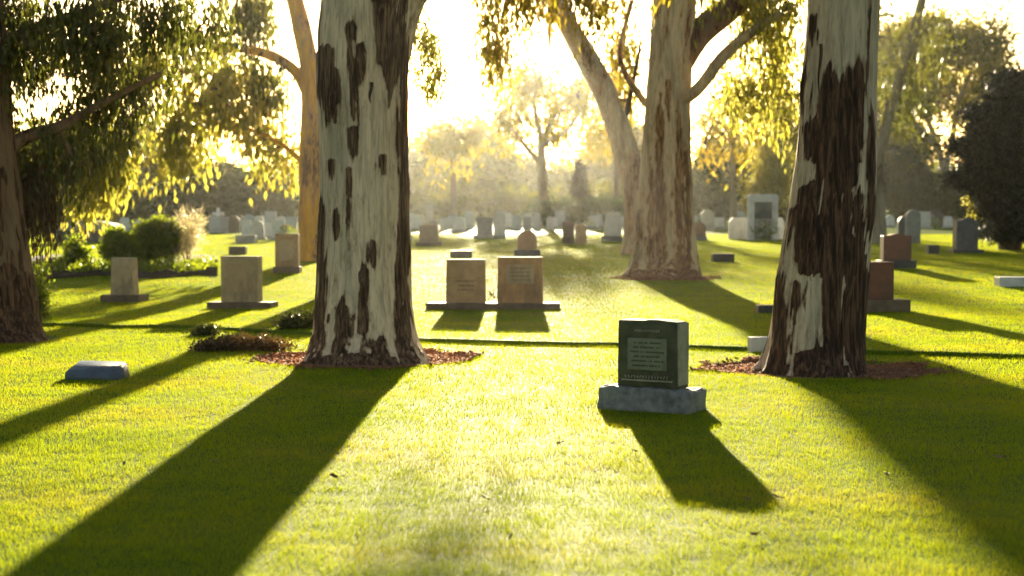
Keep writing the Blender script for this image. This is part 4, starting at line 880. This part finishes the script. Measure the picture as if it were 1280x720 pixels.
V, Fc = leaf_arrays(np.vstack(P), .11, .045, -.5, 3); o = link_mesh('ground_cover', np_mesh('ground_cover', V, Fc, 4), LF_SHRUB); tag(o, 'bright green leafy ground cover edging the flower bed', 'ground cover', kind='stuff')
M_SOIL = stone('soil', (.06, .04, .025), (.03, .02, .012), rough=.95, scale=8)
rsx = np.linspace(40, 272, 40); A = [px(x, 347-2*math.cos(x*.05)) for x in rsx]; B = [px(x, 322+2*math.sin(x*.07)) for x in rsx]
V = np.array([(p.x, p.y, p.z+.012) for p in A]+[(p.x, p.y, p.z+.05) for p in A]+[(p.x, p.y, p.z+.05) for p in B]); n = 40
Fc = np.array([(i+r*n, i+1+r*n, i+1+(r+1)*n, i+(r+1)*n) for r in (0, 1) for i in range(n-1)])
o = link_mesh('flower_bed_soil', np_mesh('flower_bed_soil', V, Fc, 4), M_SOIL); tag(o, kind='structure')

# low dark planting left of the broad trunk
def brush(x0, x1, yb, hpx, label, seed, name='low_shrub', mat=LF_DARK, n=60, Ln=.07, W=.025, dy=.35):
    b = px((x0+x1)/2, yb); s = mpp(b.y); rs = np.random.RandomState(seed); w = (x1-x0)*s; h = hpx*s; o = empty(name, b+Vector((0, dy, 0)), label, 'shrub'); P = []; tb = []
    for k in range(n):
        x = rs.uniform(-.5, .5)*w; y = rs.uniform(-1, 1)*dy; hh = h*rs.uniform(.55, 1.0)*(1-.5*abs(2*x/w)**3)
        tb.append(([(x, y, -.03), (x+rs.normal()*.03, y, hh*.6), (x+rs.normal()*.07, y+rs.normal()*.05, hh*1.05)], [.006, .004, .002]))
        q = rs.normal(size=(60, 3))*np.array([.06, .06, hh*.28])+np.array([x, y, hh*.45]); q[:, 2] = np.clip(q[:, 2], 0, hh*1.15); P.append(q)
    tubes_obj('stems', tb, BK_FARD, o, 4)
    V, Fc = leaf_arrays(np.vstack(P), Ln, W, -.2, seed); link_mesh('leaves', np_mesh('leaves', V, Fc, 4), mat, o); return o
brush(246, 350, 440, 22, 'long low dark brown scrub in the shade left of the broad cream trunk', 201, n=80, mat=LF_BROWN, Ln=.05, W=.02, dy=.25)
brush(352, 396, 412, 26, 'small dark leafy plant at the left side of the broad cream trunk', 202, n=34)
brush(244, 262, 420, 16, 'spiky tuft at the left end of the low dark shrub', 203, n=12, dy=.1)
# moss and sprouts at the foot of the left edge tree
brush(36, 54, 400, 90, 'pale weeds growing up beside the dark trunk at the left edge', 204, mat=LF_SHRUB, n=22, Ln=.06, W=.03, dy=.12)

# fallen leaves on the lawn
M_DEAD = leafmat('dead_leaf', (.16, .09, .04), (.18, .09, .03), .3, scale=5)
proto = None
for k, (x, y) in enumerate([(608, 631), (637, 681), (420, 603), (155, 587), (744, 596), (550, 478), (270, 582), (700, 560), (935, 632), (972, 629), (945, 676), (1113, 552), (1108, 600), (1250, 578), (793, 570)]):
    b = px(x, y)
    if proto is None:
        V, Fc = leaf_arrays(np.zeros((3, 3)), .09, .03, .0, 2)
        bm = bmesh.new(); n = 7
        L_ = [bm.verts.new((-.05+.1*i/(n-1), .014*math.sin(math.pi*i/(n-1))+.004*math.sin(i), .012+.010*math.sin(i*1.1))) for i in range(n)]
        R_ = [bm.verts.new((-.05+.1*i/(n-1), -.013*math.sin(math.pi*i/(n-1)), .004+.008*math.sin(i*1.4+1))) for i in range(n)]
        for i in range(n-1):
            try: bm.faces.new((L_[i], L_[i+1], R_[i+1], R_[i]))
            except Exception: pass
        proto = bm_obj('fallen_leaf', bm, M_DEAD); o = proto; o.modifiers.new('thick', 'SOLIDIFY').thickness = .0015
    else:
        o = proto.copy(); col.objects.link(o)
    tag(o, 'small curled brown leaf lying on the lawn', 'fallen leaf', 'fallen leaves on the lawn')
    o.location = b+Vector((0, 0, .028)); o.rotation_euler = (rnd.uniform(-.3, .3), rnd.uniform(-.3, .3), rnd.uniform(0, 6.28)); o.scale = (rnd.uniform(.5, .85),)*3

# ------------------------------------------------------------------ air
m, nt, out = newmat('haze_air')
pv = N(nt, 'ShaderNodeVolumePrincipled'); pv.inputs['Color'].default_value = (1, .98, .90, 1); pv.inputs['Density'].default_value = .00009; pv.inputs['Anisotropy'].default_value = .89
nt.links.new(pv.outputs[0], out.inputs['Volume'])
bm = bmesh.new(); bmesh.ops.create_cube(bm, size=1, matrix=Matrix.Translation((0, 112, 16))@Matrix.Diagonal((240, 274, 42, 1)))
o = bm_obj('haze', bm, m); tag(o, 'warm morning haze between the trees', 'haze', kind='stuff')
o.visible_shadow = True

# ------------------------------------------------------------------ light
SX, SY = 640, -28
r = ray(SX, SY); az = math.atan2(r[0], r[1]); el = math.atan2(r[2], math.hypot(r[0], r[1]))
sd = bpy.data.lights.new('sun', 'SUN'); so = bpy.data.objects.new('sun', sd); col.objects.link(so)
sd.energy = 5.0; sd.angle = R(.5); sd.color = (1, .85, .56)
so.rotation_euler = Vector(r).to_track_quat('Z', 'Y').to_euler()
w = bpy.data.worlds.new('World'); scene.world = w; w.use_nodes = True; nt = w.node_tree
bg = nt.nodes['Background']; sk = nt.nodes.new('ShaderNodeTexSky'); sk.sky_type = 'NISHITA'; sk.sun_disc = False
sk.sun_elevation = el; sk.sun_rotation = az; sk.air_density = 1.0; sk.dust_density = 2.0; sk.ozone_density = .3
wm = N(nt, 'ShaderNodeMix', data_type='RGBA', blend_type='MULTIPLY'); wm.inputs[0].default_value = 1; wm.inputs[7].default_value = (.96, .94, .84, 1)
nt.links.new(sk.outputs[0], wm.inputs[6]); nt.links.new(wm.outputs[2], bg.inputs[0]); bg.inputs[1].default_value = .05
vs = scene.view_settings; vs.view_transform = 'Standard'; vs.look = 'None'; vs.exposure = 2.2; vs.gamma = 1
cy = scene.cycles; cy.max_bounces = 6; cy.diffuse_bounces = 3; cy.glossy_bounces = 2; cy.transmission_bounces = 4; cy.volume_bounces = 0; cy.transparent_max_bounces = 6
cy.use_denoising = True; cy.caustics_reflective = False; cy.caustics_refractive = False; cy.sample_clamp_indirect = 4
